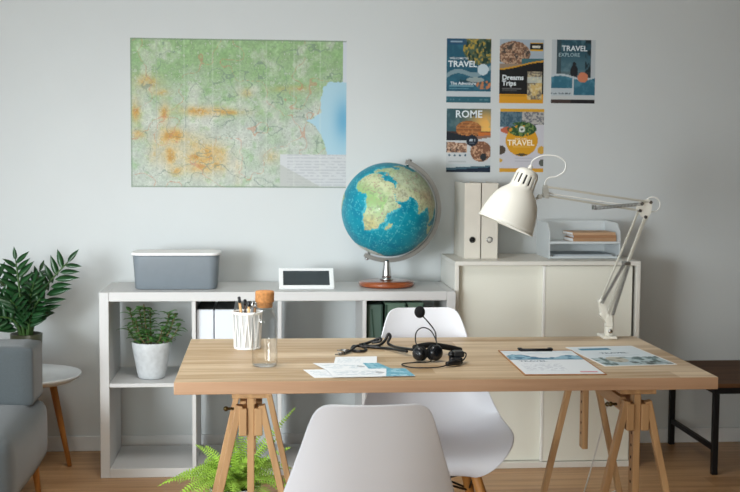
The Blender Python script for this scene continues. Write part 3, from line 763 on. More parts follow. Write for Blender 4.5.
# green box files in the fourth compartment
gm_ = mat('green_file_card', (96, 122, 106), .5, noise=.08, nscale=20); gm2 = mat('green_file_edge', (34, 62, 48), .5)
gx = [(1.098, 1.165, -2, .035), (1.176, 1.262, 0, .03), (1.266, 1.34, 0, .04)]
for (x0, x1, an, yf), lb in zip(gx, ('dark green box file at the left of the fourth compartment', 'wide grey green box file in the fourth compartment, left of centre', 'grey green box file behind the chair top, rightmost of its row')):
    z0 = .3935; t = thing('box_file', lb, 'box file', ((x0+x1)/2, .23, z0), 0, 'green box files')
    b = B(); b.box((x0, yf, z0), (x1, .37, z0+.325 if an == 0 else z0+.318), .003, 1); part('file_body', b, gm_ if an == 0 else mat('green_file_dark', (78, 100, 90), .5), t)
    b = B(); b.box((x0, yf-.003, z0), (x0+.007, yf, z0+.318), .001, 1); b.box((x1-.007, yf-.003, z0), (x1, yf, z0+.318), .001, 1)
    if an: b.beam((x0+.02, yf-.002, z0+.3), (x0+.045, yf-.002, z0+.02), .006, .003)
    part('spine_edge', b, gm2, t)

# ================================================================== POTTED SUCCULENT
pc = Vector((.199, .125, .3935))
sp = thing('potted_succulent', 'bushy green succulent in a pale concrete pot inside the left shelf compartment', 'potted plant', pc)
conc = mat('concrete_pot', (196, 200, 202), .8, noise=.10, nscale=45, bump=.4, bscale=80)
b = B(); b.lathe([(.0, 0), (.046, 0), (.056, .006), (.062, .03), (.078, .12), (.082, .152), (.079, .155), (.075, .152), (.072, .128), (.0, .126)], 44, pc, (0, 0, 1), cap=False); part('pot', b, conc, sp)
b = B(); b.lathe([(.0735, .127), (.05, .134), (0, .136)], 24, pc, (0, 0, 1), cap=False); part('soil', b, mat('soil', (44, 34, 28), .95, bump=.8, bscale=200), sp)
def leaf(b, p, d, L, w, up=Vector((0, 0, 1)), droop=.15, fold=.12, n=5, tip=.5, shape=None):
    """pointed leaf blade from p along d, slightly folded and drooping, with thickness"""
    p = Vector(p); d = Vector(d).normalized(); s = d.cross(up)
    if s.length < .05: s = d.cross(Vector((1, 0, 0)))
    s.normalize(); nrm = s.cross(d).normalized()
    rows = []
    for i in range(n+1):
        t = i/n
        ww = w*(math.sin(math.pi*min(1, t**tip*.98+.02)))*.5 if shape is None else w*.5*shape(t)
        c = p+d*L*t-up*droop*L*t*t
        rows.append((b.bm.verts.new(c+s*ww+nrm*fold*ww), b.bm.verts.new(c-nrm*w*.03), b.bm.verts.new(c-s*ww+nrm*fold*ww), b.bm.verts.new(c-nrm*w*.12)))
    for i in range(n):
        a, c = rows[i], rows[i+1]
        for x, y in ((0, 1), (1, 2), (2, 3), (3, 0)):
            try:
                f = b.bm.faces.new([a[x], a[y], c[y], c[x]]); f.smooth = True; f.material_index = b.mi
            except ValueError: pass
leaf_g = mat('succulent_leaf', (84, 132, 66), .4, noise=.35, nscale=30)
rnd = random.Random(3)
for (tx, ty, hh) in ((-.085, .0, .165), (-.060, -.03, .13), (-.030, .0, .19), (-.008, .03, .17), (.095, -.01, .150), (.070, .02, .155), (.110, -.02, .10), (-.05, .03, .17), (.045, -.03, .09), (.085, .03, .13), (-.095, .01, .09)):
    s0 = pc+Vector((tx*.25, ty*.3, .128)); s1 = pc+Vector((tx*1.06, ty, .128+hh*.97)); mid = s0.lerp(s1, .5)+Vector((tx*.12, 0, -.006))
    b = B(); b.tube([s0, mid, s1], lambda t: .0042-.0018*t, 7)
    stm = part('stem', b, mat('succulent_stem', (104, 92, 58), .7), sp)
    b = B(); nl = int(hh*125)
    for k in range(nl):
        t = .22+.78*k/nl
        q = s0.lerp(mid, t*2) if t < .5 else mid.lerp(s1, t*2-1)
        a = k*2.4+rnd.random()*.6
        d = Vector((math.cos(a), math.sin(a), .25+.5*rnd.random()+.9*max(0, t-.85)*5))
        L = .044+.018*rnd.random()
        if (q+d.normalized()*L).z > .728: d.z = -.1; 
        leaf(b, q, d, L, .024, droop=.45)
    part('leaves', b, leaf_g, stm)

# ================================================================== BINDERS AND TRAY ON THE CABINET
bind = mat('binder_card', (214, 208, 196), .6, noise=.03, nscale=14); 
def ray_x(px): return px
for (x0, x1, hole, lb) in ((1.530, 1.600, True, 'cream lever arch binder with a solid dark finger hole, beside the globe'), (1.605, 1.676, False, 'cream lever arch binder with a pale ring round its finger hole, by the lamp shade')):
    yf, yb_, z0, z1 = .175, .455, .8915, .8915+.327
    t = thing('lever_arch_binder', lb, 'binder', ((x0+x1)/2, .315, z0), 0, 'lever arch binders')
    b = B(); b.box((x0, yf, z0), (x1, yf+.003, z1), .0008, 1); b.box((x0, yf+.003, z0), (x0+.0025, yb_, z1)); b.box((x1-.0025, yf+.003, z0), (x1, yb_, z1)); part('cover', b, bind, t)
    b = B(); b.box((x0+.006, yf+.02, z0+.004), (x1-.02, yb_-.01, z1-.012)); part('paper_block', b, mat('binder_paper', (206, 206, 202), .8), t)
    cz = z0+.082; cxx = (x0+x1)/2
    b = B(); b.lathe([(.0105, 0), (.0135, .0015), (.0135, .003), (.0105, .003), (.0105, 0)], 28, (cxx, yf, cz), (0, -1, 0), cap=False); part('finger_ring', b, chrome if not hole else mat('ring_dark', (60, 56, 50), .4, .6), t)
    b = B(); b.lathe([(0, .0009), (.0105, .0009), (.0105, 0)], 24, (cxx, yf, cz), (0, -1, 0), cap=False); part('finger_hole', b, mat('hole_black', (20, 18, 16), .9) if hole else mat('hole_pale', (204, 200, 190), .7), t)
acr = mat('frosted_acrylic', (232, 238, 240), .35, spec=.5, alpha=.6)
tx0, tx1, tyf, tyb, tz = 1.900, 2.215, .16, .40, .8915
tr = thing('letter_tray', 'translucent white two tier letter tray standing on the sliding door cabinet', 'letter tray', ((tx0+tx1)/2, .28, tz))
for x in (tx0, tx1-.004):
    b = B(); b.prism([(tyf, 0), (tyb, 0), (tyb, .155), (tyf+.05, .155), (tyf, .115)], 0, .004, Matrix(((0, 0, 1, x), (1, 0, 0, 0), (0, 1, 0, tz), (0, 0, 0, 1)))); part('side_wall', b, acr, tr)
b = B(); b.box((tx0+.004, tyb-.004, tz), (tx1-.004, tyb, tz+.155)); part('back_wall', b, acr, tr)
for z, nm in ((tz+.002, 'lower_tray'), (tz+.066, 'upper_tray')):
    b = B(); b.box((tx0+.0042, tyf, z), (tx1-.0042, tyb-.0042, z+.005), .001, 1); b.box((tx0+.0042, tyf-.003, z), (tx1-.0042, tyf, z+.010), .001, 1); part(nm, b, acr, tr)
for x in (tx0+.012, tx1-.012):
    b = B(); b.ball((x, tyf-.006, tz+.014), .0045, 10); part('stud', b, steel, tr)
# notebooks on the upper tier
z = tz+.0715
kraft = mat('kraft_cover', (176, 138, 104), .7, noise=.05, nscale=20)
for i, (x0, x1, h_, m_, rz, lb) in enumerate(((2.010, 2.205, .016, kraft, 2, 'kraft brown notebook at the bottom of the stack in the letter tray'), (2.018, 2.207, .013, mat('tan_cover', (164, 122, 88), .7), -1, 'tan notebook in the middle of the stack in the letter tray'), (2.006, 2.200, .012, mat('kraft_light', (190, 154, 120), .7), 3, 'light brown notebook on top of the stack in the letter tray'))):
    t = thing('notebook', lb, 'notebook', ((x0+x1)/2, .27, z), R(rz), 'notebooks in the tray')
    w = (x1-x0)/2
    b = B(); b.box((-w, -.075, 0), (w, .075, .0015)); b.box((-w, -.075, h_-.0015), (w, .075, h_-.0002)); b.box((-w, -.0752, .0001), (w, -.0737, h_-.0001)); part('cover', b, m_, t, world=False)
    b = B(); b.box((-w+.002, -.0735, .0016), (w-.002, .0735, h_-.0017)); part('pages', b, paper, t, world=False)
    z += h_+.0003
# a few loose sheets in the lower tier
b = B(); b.box((1.93, .19, tz+.0075), (2.19, .385, tz+.017)); solo('paper_or_shade_slab', b, mat('grey_sheets', (176, 184, 190), .7), 'thin stack of greyish papers in the lower tier of the letter tray', 'papers', (2.06, .29, tz+.0075))

# ================================================================== SIDE TABLE AND ZZ PLANT
sc = Vector((-.335, .145, 0)); sr = .238; sz = .406
stt = thing('side_table', 'round white side table with slanting wooden legs beside the armchair', 'side table', sc)
b = B(); b.lathe([(.0, sz-.022), (sr-.03, sz-.022), (sr-.008, sz-.010), (sr, sz), (sr, sz+.006), (sr-.004, sz+.007), (sr-.007, sz), (0, sz-.001)], 64, sc, (0, 0, 1), cap=False); part('table_top', b, mat('side_table_white', (226, 230, 232), .35), stt)
for a in (-15+0, 105, 225):
    a = R(a+ 30); ca, sa = math.cos(a), math.sin(a)
    top = sc+Vector((ca*.115, sa*.115, sz-.024)); bot = sc+Vector((ca*.185, sa*.185, .004))
    b = B(); b.lathe([(.0095, 0), (.0135, .2), (.0165, .405)], 18, bot, top-bot); part('leg', b, legwood, stt)
zc = sc+Vector((.015, .0, sz+.0005))
zz = thing('zz_plant', 'dark green plant with glossy leaflets in a dark pot on the side table', 'potted plant', zc)
potm = mat('dark_pot', (66, 68, 48), .35, noise=.3, nscale=12)
b = B(); b.lathe([(0, 0), (.046, 0), (.052, .008), (.062, .10), (.066, .175), (.063, .176), (.058, .155), (0, .153)], 40, zc, (0, 0, 1), cap=False); part('pot', b, potm, zz)
b = B(); b.lathe([(.0575, .156), (0, .160)], 24, zc, (0, 0, 1), cap=False); part('soil', b, mat('soil', (44, 34, 28), .95), zz)
zleaf = mat('zz_leaf', (34, 72, 38), .28, noise=.4, nscale=9, coat=.2); zstem = mat('zz_stem', (62, 92, 44), .5)
rnd = random.Random(11)
def zz_stem(dx, dy, h, lean, nl=9, L0=.082, a0=None):
    p0 = zc+Vector((dx*.35, dy*.35, .158)); p2 = zc+Vector((dx+lean[0], dy+lean[1], h)); p1 = p0.lerp(p2, .5)+Vector((-lean[0]*.22, -lean[1]*.2, .03))
    b = B(); b.tube([p0, p1, p2], lambda t: .0075-.0050*t, 8); st_ = part('stem', b, zstem, zz)
    b = B()
    for k in range(nl*2+1):
        t = .26+.74*k/(nl*2); q = (1-t)**2*p0+2*t*(1-t)*p1+t*t*p2
        T = (2*(1-t)*(p1-p0)+2*t*(p2-p1)).normalized()
        side = T.cross(Vector((0, -1, .25))).normalized()
        if a0: side = (Matrix.Rotation(a0, 3, T) @ side)
        sg = 1 if k % 2 else -1
        d = T*.75+side*sg*(1.0-.55*(k == nl*2))+Vector((0, rnd.uniform(-.25, .05), rnd.uniform(-.05, .15)))
        if k == nl*2: d = T
        L = L0*(.72+.5*math.sin(math.pi*min(1, t*.95)))*rnd.uniform(.9, 1.1)
        leaf(b, q, d, L, L*.30, up=Vector((side.x*.1, -1, .6)).normalized(), droop=.06, fold=.25, n=6, tip=.75)
    part('leaflets', b, zleaf, st_)
for a in ((.05, -.01, .475, (.125, .0), 7, .088, None), (.02, -.05, .40, (.03, -.03), 6, .072, .9), (-.03, -.02, .485, (-.005, .0), 7, .080, .4), (-.06, .0, .38, (-.12, -.02), 6, .085, None), (-.04, -.05, .32, (-.12, -.03), 5, .085, .6),
          (.04, -.04, .33, (.03, -.02), 5, .070, -.6), (.0, .05, .43, (.045, .03), 6, .070, 1.2), (-.01, -.06, .33, (-.03, -.05), 5, .078, -.4), (.03, -.05, .27, (.01, -.03), 4, .07, .3), (-.06, .03, .44, (-.10, .03), 6, .082, .2), (.04, .0, .27, (.03, .0), 4, .06, .8), (-.03, -.06, .26, (-.07, -.04), 4, .08, .2), (-.02, .02, .36, (.0, .02), 6, .08, .5)):
    zz_stem(*a)

# ================================================================== ARMCHAIR
fab = mat('grey_upholstery', (76, 83, 86), .95, noise=.07, nscale=160, bump=.5, bscale=420, sheen=.3)
ac = thing('armchair', 'grey upholstered armchair with slim wooden legs at the left edge', 'armchair', (-.56, -.56, 0))
def pillow(b, a, c, r, seg=6, bulge=(0, 0, 0)):
    t = bmesh.new(); bmesh.ops.create_cube(t, size=1)
    bmesh.ops.subdivide_edges(t, edges=list(t.edges), cuts=14, use_grid_fill=True)
    ctr = Vector([(a[i]+c[i])/2 for i in range(3)]); hd = Vector([abs(c[i]-a[i])/2 for i in range(3)])
    for v in t.verts:
        p = Vector([v.co[i]*2*hd[i] for i in range(3)])
        q = Vector([max(-(hd[i]-r), min(hd[i]-r, p[i])) for i in range(3)]); dlt = p-q
        if dlt.length > 1e-9: p = q+dlt.normalized()*min(r, dlt.length if dlt.length < r else r)
        n = [p[i]/hd[i] for i in range(3)]
        for i in range(3):
            j, k = (i+1) % 3, (i+2) % 3
            p[i] += bulge[i]*n[i]*(1-n[j]**2)*(1-n[k]**2)
        v.co = p+ctr
    for f in t.faces: f.smooth = True
    b.merge(t)
b = B(); pillow(b, (-.95, -.96, .135), (-.172, -.205, .392), .055, bulge=(.022, .02, .014)); part('seat', b, fab, ac)
b = B(); pillow(b, (-.96, -.42, .385), (-.190, -.20, .614), .022, bulge=(.004, .006, .004)); part('backrest', b, fab, ac)
for x, y in ((-.885, -.88), (-.215, -.88), (-.885, -.245), (-.222, -.245)):
    b = B(); b.lathe([(.0105, 0), (.016, .15)], 18, (x+(.012 if x > -.5 else -.012), y+(.02 if y > -.5 else -.02), .002), (-.012 if x > -.5 else .012, -.02 if y > -.5 else .02, .15)); part('leg', b, legwood, ac)

# ================================================================== FERN
fc = Vector((.562, -.53, 0))
fn_ = thing('fern', 'bright green fern on the floor behind the left trestle', 'potted plant', fc)
b = B(); b.lathe([(0, 0), (.070, 0), (.080, .01), (.092, .09), (.096, .11), (.091, .11), (.086, .09), (0, .088)], 36, fc, (0, 0, 1), cap=False); part('pot', b, mat('fern_pot', (210, 210, 208), .5), fn_)
b = B(); b.lathe([(.085, .091), (0, .094)], 20, fc, (0, 0, 1), cap=False); part('soil', b, mat('soil', (44, 34, 28), .95), fn_)
fg = mat('fern_green', (150, 188, 66), .5, noise=.4, nscale=10)
rnd = random.Random(21)
def frond(tip, lift, w=.030, n=30, upright=0):
    p0 = fc+Vector((rnd.uniform(-.03, .03), rnd.uniform(-.03, .03), .094)); p2 = fc+Vector(tip)
    p1 = p0.lerp(p2, .45)+Vector((0, 0, lift))
    n = max(12, int((p2-p0).length*1.12/.0125))
    b = B(); pts = [(1-t)**2*p0+2*t*(1-t)*p1+t*t*p2 for t in [i/10 for i in range(11)]]
    b.tube(pts, lambda t: .0022-.0014*t, 5, False)
    for k in range(n):
        t = .10+.90*k/n; q = (1-t)**2*p0+2*t*(1-t)*p1+t*t*p2; T = (2*(1-t)*(p1-p0)+2*t*(p2-p1)).normalized()
        s = T.cross(Vector((0, -.5, 1))).normalized()
        if upright: s = T.cross(Vector((.2, -1, .2))).normalized()
        nrm = s.cross(T)
        L = w*math.sin(math.pi*min(1, .16+.80*t))**.8*(1.25-.5*t)*rnd.uniform(.9, 1.08)
        for sg in (-1, 1):
            leaf(b, q, s*sg+T*.32+nrm*.12, L, .0060, up=nrm if nrm.z > 0 else -nrm, droop=rnd.uniform(.05, .35), fold=.15, n=4, tip=.7)
    part('frond', b, fg, fn_)
# tall ones first, then arching ones
for tip, lf, up in (((.225, .02, .395), .02, 1), ((.16, .06, .27), .04, 1), ((.085, .02, .345), .03, 1), ((.105, .05, .30), .03, 1), ((-.02, .0, .33), .03, 1), ((.02, .05, .34), .03, 1), ((.00, -.04, .30), .05, 1), ((-.15, .06, .25), .06, 1), ((-.11, .0, .26), .06, 1), ((.13, -.03, .22), .05, 1), ((.21, .04, .24), .05, 1)):
    frond(tip, lf, .020, 34, up)
for k in range(70):
    a = 2*math.pi*k/70+rnd.uniform(-.1, .1); rr = rnd.uniform(.08, .29); z = .20-.55*max(0, rr-.08)+rnd.uniform(-.03, .03)
    frond((rr*math.cos(a)*1.05, rr*math.sin(a)*.95, z), rnd.uniform(.07, .12), .027, 32)

# ================================================================== ON THE TABLE: CUP, BOTTLE
cc = Vector((.6185, -1.203, TZ+.0004))
cu = thing('pencil_cup', 'white openwork metal pencil cup standing left of the glass bottle', 'pencil cup', cc)
wm = mat('cup_white', (236, 236, 234), .4)
b = B(); b.lathe([(.0385, .002), (.0435, .110)], 40, cc, (0, 0, 1), cap=False)
part('mesh_wall', b, mat('cup_mesh_grey', (214, 216, 216), .5, .1, alpha=.7), cu)
b = B(); b.lathe([(0, 0), (.0415, 0), (.0415, .006), (.0385, .006), (0, .003)], 40, cc, (0, 0, 1), cap=False)
b.lathe([(.044, .108), (.0475, .110), (.0475, .116), (.044, .117), (.0435, .112), (.044, .108)], 40, cc, (0, 0, 1), cap=False)
for k in range(14):
    a0 = 2*math.pi*k/14; a1 = a0+math.pi/14
    P = lambda a, r, h: cc+Vector((r*math.cos(a), r*math.sin(a), h))
    b.beam(P(a0, .0412, .004), P(a1, .0462, .111), .0042, .0014, 0, up=(math.cos(a0), math.sin(a0), 0)); b.beam(P(a1, .0462, .111), P(a0+2*math.pi/14, .0412, .004), .0042, .0014, 0, up=(math.cos(a1), math.sin(a1), 0))
part('openwork', b, wm, cu)
pens = [(-.020, -.008, .163, 'natural wooden pencil with a black tip, leftmost in the cup', (204, 160, 110), True), (-.006, .010, .152, 'dark brown pen standing near the middle of the cup', (60, 44, 34), True),
        (.004, -.014, .150, 'light wooden pencil with a black end at the front of the cup', (214, 172, 120), True), (.013, -.010, .147, 'grey pen with a pale clip at the cup front', (120, 124, 128), False), (.020, .012, .142, 'short brown pencil on the bottle side of the cup', (150, 110, 70), False)]
for i, (dx, dy, hh, lb, colr, tip) in enumerate(pens):
    p0 = cc+Vector((dx*.4, dy*.4, .007)); p1 = cc+Vector((dx*1.3, dy*1.2, hh)); t = thing('pencil', lb, 'pencil', p0, 0, 'pencils in the cup')
    q = p0.lerp(p1, .88)
    b = B(); b.lathe([(.0008, 0), (.0042, .009), (.0042, (q-p0).length)], 6 if tip else 14, p0, q-p0); part('barrel', b, mat('pencil_%d_%d_%d' % colr, colr, .5), t)
    b = B(); b.lathe([(.0046, 0), (.0050, .004), (.0050, (p1-q).length-.002), (.003, (p1-q).length)], 14, q, p1-q); part('end_cap', b, black_plastic if tip else chrome, t)
bc = Vector((.672, -1.516, TZ+.0004))
bo = thing('glass_bottle', 'clear glass bottle with a cork stopper standing on the table left end', 'bottle', bc)
glass = bpy.data.materials.new('clear_glass'); glass.use_nodes = True
nt = glass.node_tree; nt.nodes.clear(); ou = nt.nodes.new('ShaderNodeOutputMaterial'); mx = nt.nodes.new('ShaderNodeMixShader')
ta = nt.nodes.new('ShaderNodeBsdfTransparent'); ta.inputs[0].default_value = (.992, .996, .995, 1); gl = nt.nodes.new('ShaderNodeBsdfGlossy'); gl.inputs['Roughness'].default_value = .03
lw = nt.nodes.new('ShaderNodeLayerWeight'); lw.inputs['Blend'].default_value = .5; pw_ = nt.nodes.new('ShaderNodeMath'); pw_.operation = 'POWER'; pw_.inputs[1].default_value = 4.0; nt.links.new(lw.outputs['Facing'], pw_.inputs[0]); mm = nt.nodes.new('ShaderNodeMath'); mm.operation = 'MULTIPLY_ADD'; mm.inputs[1].default_value = .9; mm.inputs[2].default_value = .022
nt.links.new(pw_.outputs[0], mm.inputs[0]); nt.links.new(mm.outputs[0], mx.inputs[0]); nt.links.new(ta.outputs[0], mx.inputs[1]); nt.links.new(gl.outputs[0], mx.inputs[2]); nt.links.new(mx.outputs[0], ou.inputs[0])
b = B()
outer = [(0, 0), (.031, 0), (.0350, .004), (.0362, .010), (.0362, .128), (.0352, .140), (.031, .149), (.0255, .155), (.0240, .160), (.0240, .178), (.0252, .180), (.0252, .183)]
inner = [(.0240, .183), (.0230, .160), (.0247, .1546), (.0303, .1483), (.0345, .1393), (.0355, .128), (.0355, .009), (.034, .0055), (0, .0045)]
b.lathe(outer+inner, 56, bc, (0, 0, 1), cap=False); part('glass', b, glass, bo)
b = B(); b.lathe([(0, .168), (.0222, .168), (.0222, .1832), (.0258, .1835), (.0268, .187), (.0270, .210), (.0255, .215), (0, .216)], 40, bc, (0, 0, 1), cap=False); part('cork', b, mat('cork', (190, 132, 78), .85, noise=.25, nscale=110, bump=.4, bscale=300), bo)

# ================================================================== PAPERS ON THE TABLE
def flat_M(p, ux, uy, z):
    """sheet matrix from corner p (near left), direction of its width and height in the table plane"""
    a = Vector((*ux, 0)).normalized(); c = Vector((*uy, 0)).normalized()
    return Matrix(((a.x, c.x, 0, p[0]), (a.y, c.y, 0, p[1]), (0, 0, 1, z), (0, 0, 0, 1)))
def broch(seed, teal):
    def f(u, v):
        n = fbm(u*16, v*9, 3, seed); img = np.zeros(u.shape+(3,))+np.array([232, 238, 242.])
        ln = (np.floor(v*16) % 2 == 0) & (vnoise(u*26, v*16, seed) > .45) & (u > .06) & (u < .62) & (v > .25) & (v < .8); img = lay(img, ln*.45, (130, 160, 178))
        if teal:
            e = .70+.06*(v-.5)*2; img = lay(img, u > e, (84, 158, 184)); img = lay(img, (u > e)*sst(.45, .6, n)*.5, (146, 200, 216)); img = lay(img, (np.floor(v*12) % 2 == 0)*(u > e+.06)*(u < .92)*(n > .5)*.5, (220, 238, 244))
            img = lay(img, np.hypot((u-.62)*2.2, v-.5) < .12, (170, 176, 182))
        return img
    return f
def sheet(name, corner, ux, uy, w, h, z, fn, nx, ny, label, cat, group=None, texts=(), m=None, thick=.0006):
    o = print_sheet(name, w, h, fn, nx, ny, flat_M(corner, ux, uy, z), texts, thick, m or printed('printed_paper'))
    c = flat_M(corner, ux, uy, z) @ Vector((w/2, h/2, 0)); recenter(o, c); return tag(o, label, cat, group)
gl_ = 'brochures in front of the headset'
sheet('brochure', (.806, -1.713), (1, .03), (-.21, 1), .185, .126, TZ+.0003, broch(1, False), 60, 40, 'plain white leaflet, leftmost of the papers in front of the headset cable', 'brochure', gl_)
sheet('brochure', (.870, -1.515), (1, .04), (.10, 1), .125, .130, TZ+.0012, broch(6, False), 60, 40, 'white leaflet under the silver cable plug, farthest from the camera', 'brochure', gl_)
sheet('brochure', (.845, -1.610), (1, -.03), (-.30, 1), .190, .120, TZ+.0021, broch(2, True), 80, 44, 'white and teal brochure lying behind the nearest one', 'brochure', gl_)
sheet('brochure', (.858, -1.722), (1, .04), (-.12, 1), .224, .118, TZ+.0030, broch(3, True), 90, 44, 'white and teal brochure nearest the table front edge', 'brochure', gl_)
# clipboard with sheet
def clip_fn(u, v):
    n = fbm(u*14, v*16, 4, 61); img = np.zeros(u.shape+(3,))+np.array([226, 234, 240.])
    sk = .74+.05*np.sin(u*9)+.10*(fbm(u*9+2, u*0, 3, 63)-.4)
    band = (v > .60) & (v < sk) & (v < .86)
    img = lay(img, band*.75, (112, 168, 196)); img = lay(img, band*sst(.5, .6, n)*.8, (44, 104, 138)); img = lay(img, (v > .59) & (v < .62), (66, 120, 150))
    img = lay(img, (v > .84)*.5*sst(.4, .7, n), (190, 214, 226))
    ln = (np.floor(v*40) % 2 == 0) & (v < .42) & (v > .12) & (u > .08) & (u < .6) & (vnoise(u*30, v*40, 5) > .5); img = lay(img, ln*.35, (130, 140, 160))
    img = lay(img, (v < .10)*(v > .05)*(u > .72)*(u < .95)*.8, (210, 120, 124))
    return img
cb_ = thing('clipboard', 'wooden clipboard with a black clip holding a printed sheet, left of two on the table', 'clipboard', (1.497, -1.50, TZ))
Mc = Matrix.Translation((1.503, -1.500, TZ)) @ Matrix.Rotation(R(-1.0), 4, 'Z')
b = B(); b.box((-.114, -.212, .0003), (.118, .205, .0033), .0008, 1, Mc); part('board', b, wood('clipboard_board', (150, 104, 66), (176, 128, 86), 'y', rough=.6), cb_)
b = B(); b.box((-.050, .172, .0036), (.050, .204, .0075), .001, 1, Mc); b.tube([Mc @ Vector((-.048, .176, .0085)), Mc @ Vector((.048, .176, .0085))], .004, 10, False); b.box((-.054, .178, .0055), (-.040, .200, .012), .002, 1, Mc); b.box((.040, .178, .0055), (.054, .200, .012), .002, 1, Mc)
part('clip', b, black_metal, cb_, label='black metal clip')
o = print_sheet('printed_sheet', .222, .392, clip_fn, 80, 110, Mc @ Matrix.Translation((-.110, -.207, .0034)), (('TRAVEL', .10, .52, .024, .0004, (60, 90, 120), 'LEFT'),), .0005)
recenter(o, (1.497, -1.50, TZ+.0034)); tag(o, 'printed sheet with a blue skyline held by the clipboard clip', 'paper')
def sheet_fn(u, v):
    n = fbm(u*12, v*14, 4, 71); img = np.zeros(u.shape+(3,))+np.array([214, 228, 236.])
    img = lay(img, (v > .80)*(u > .12)*(u < .58)*(v < .90), (58, 128, 160)); img = lay(img, (v > .9)*.5, (226, 236, 242))
    img = lay(img, (v < .40)*.6, (150, 176, 182)); img = lay(img, (v < .42)*sst(.48, .62, n), (86, 112, 112)); img = lay(img, (v < .2)*(u > .45)*.8*sst(.3, .6, n), (58, 70, 66)); img = lay(img, ((u-.35)**2+(v-.3)**2 < .02)*.5, (190, 170, 140))
    img = lay(img, (np.abs(v-.50) < .01)*(u > .3)*(u < .8)*.4, (120, 140, 160))
    img = lay(img, (u < .03) | (u > .97) | (v < .02) | (v > .98), (232, 238, 240)); return img
sheet('travel_brochure', (1.650, -1.580), (1, .10), (-.085, 1), .222, .345, TZ+.0002, sheet_fn, 80, 100, 'loose printed travel sheet right of the clipboard near the table right edge', 'paper', None, (('TRAVEL', .5, .62, .026, .0005, (50, 90, 120), 'CENTER'),), None, .0012)

# ================================================================== HEADSET
z = TZ+.0014
hs = thing('headset', 'black headset with a foam microphone on a raised boom, lying on the table', 'headset', (1.15, -1.42, TZ))
z = TZ+.0014
for c_, ax_, k_ in (((1.128, -1.470, z+.0225), (-.78, -.62, .08), .80), ((1.168, -1.468, z+.0250), (.50, -.86, .05), .90)):
    b = B(); b.lathe([(.0, 0), (.020*k_, .0), (.0245*k_, .004), (.0255*k_, .011), (.022*k_, .017), (.012*k_, .020), (0, .0205)], 28, c_, ax_); part('ear_cup', b, mat('glossy_black', (22, 24, 28), .22), hs)
    b = B(); b.lathe([(.0, -.013), (.022*k_, -.013), (.0265*k_, -.007), (.0255*k_, -.0005), (0, -.0005)], 28, c_, ax_); part('ear_cushion', b, foam, hs)
b = B(); b.tube([(1.125, -1.462, z+.034), (1.122, -1.40, z+.046), (1.128, -1.36, z+.067), (1.143, -1.345, z+.079), (1.160, -1.345, z+.080), (1.176, -1.355, z+.070), (1.184, -1.39, z+.050), (1.182, -1.435, z+.036)], .0019, 8); part('headband_wire', b, black_plastic, hs)
b = B(); b.tube([(1.118, -1.41, z+.030), (1.16, -1.38, z+.033), (1.20, -1.355, z+.026), (1.24, -1.350, z+.018), (1.268, -1.345, z+.010)], .011, 12, flat=.8); part('headband', b, foam, hs)
b = B(); b.tube([(1.190, -1.43, z+.030), (1.186, -1.39, z+.044), (1.186, -1.36, z+.070), (1.170, -1.34, z+.094), (1.150, -1.33, z+.116)], lambda t: .0022, 8); part('mic_boom', b, black_plastic, hs)
b = B(); b.ball((1.143, -1.325, z+.126), .0165, 24, (1, 1, 1.12)); part('microphone', b, foam, hs)
def zc_(p, h=.004): return (p[0], p[1], z+h)
b = B()
b.tube([(1.12, -1.40, z+.022), (1.085, -1.30, z+.012), (1.07, -1.22, z+.006), (1.060, -1.195, z+.012), (1.068, -1.19, z+.030), (1.062, -1.185, z+.038), (1.050, -1.20, z+.020), (1.03, -1.22, z+.008), (1.00, -1.215, z+.005), (.985, -1.19, z+.005), (1.0, -1.165, z+.008), (1.02, -1.165, z+.014), (1.03, -1.18, z+.016)], .0046, 8)
b.tube([(1.10, -1.37, z+.012), (1.05, -1.26, z+.004), (1.0, -1.23, z+.004), (.965, -1.225, z+.006), (.945, -1.25, z+.010), (.94, -1.29, z+.004), (.965, -1.31, z+.004), (.985, -1.27, z+.004), (.96, -1.25, z+.012), (.935, -1.30, z+.005), (.91, -1.345, z+.004)], .0040, 8)
b.tube([(1.01, -1.18, z+.010), (1.035, -1.185, z+.014), (1.04, -1.175, z+.022), (1.028, -1.17, z+.020), (1.0, -1.175, z+.009), (.97, -1.19, z+.005)], .0042, 8)
part('cable', b, black_plastic, hs)
b = B(); b.cyl((.915, -1.338, z+.004), (.895, -1.355, z+.004), .0045, .0040); b.cyl((.895, -1.355, z+.004), (.883, -1.365, z+.004), .002, n=10)
part('plug', b, steel, hs, label='silver audio plug')
b = B(); b.cyl((.928, -1.305, z+.006), (.905, -1.30, z+.006), .0045, .004); b.cyl((.905, -1.30, z+.006), (.893, -1.297, z+.006), .002, n=10)
part('plug', b, steel, hs, label='silver audio plug')
b = B(); b.tube([(1.160, -1.462, z+.010), (1.150, -1.50, z+.003), (1.10, -1.510, z+.0026), (1.070, -1.525, z+.0026), (1.066, -1.550, z+.0026), (1.085, -1.585, z+.0026), (1.13, -1.595, z+.0026), (1.17, -1.585, z+.003), (1.195, -1.565, z+.006)], .0019, 8); part('lower_cable', b, black_plastic, hs)
b = B(); b.tube([(1.190, -1.568, z+.008), (1.215, -1.556, z+.010), (1.232, -1.540, z+.009)], lambda t: .0065+.0015*math.sin(math.pi*t), 12); b.box((1.205, -1.535, z+.0015), (1.243, -1.505, z+.020), .005, 3); b.box((1.218, -1.520, z+.018), (1.25, -1.485, z+.036), .005, 3, None); b.ball((1.212, -1.515, z+.027), .010, 14); b.tube([(1.24, -1.49, z+.030), (1.262, -1.475, z+.022), (1.25, -1.50, z+.008), (1.225, -1.54, z+.008)], .0022, 8); part('cable_controller', b, black_plastic, hs)

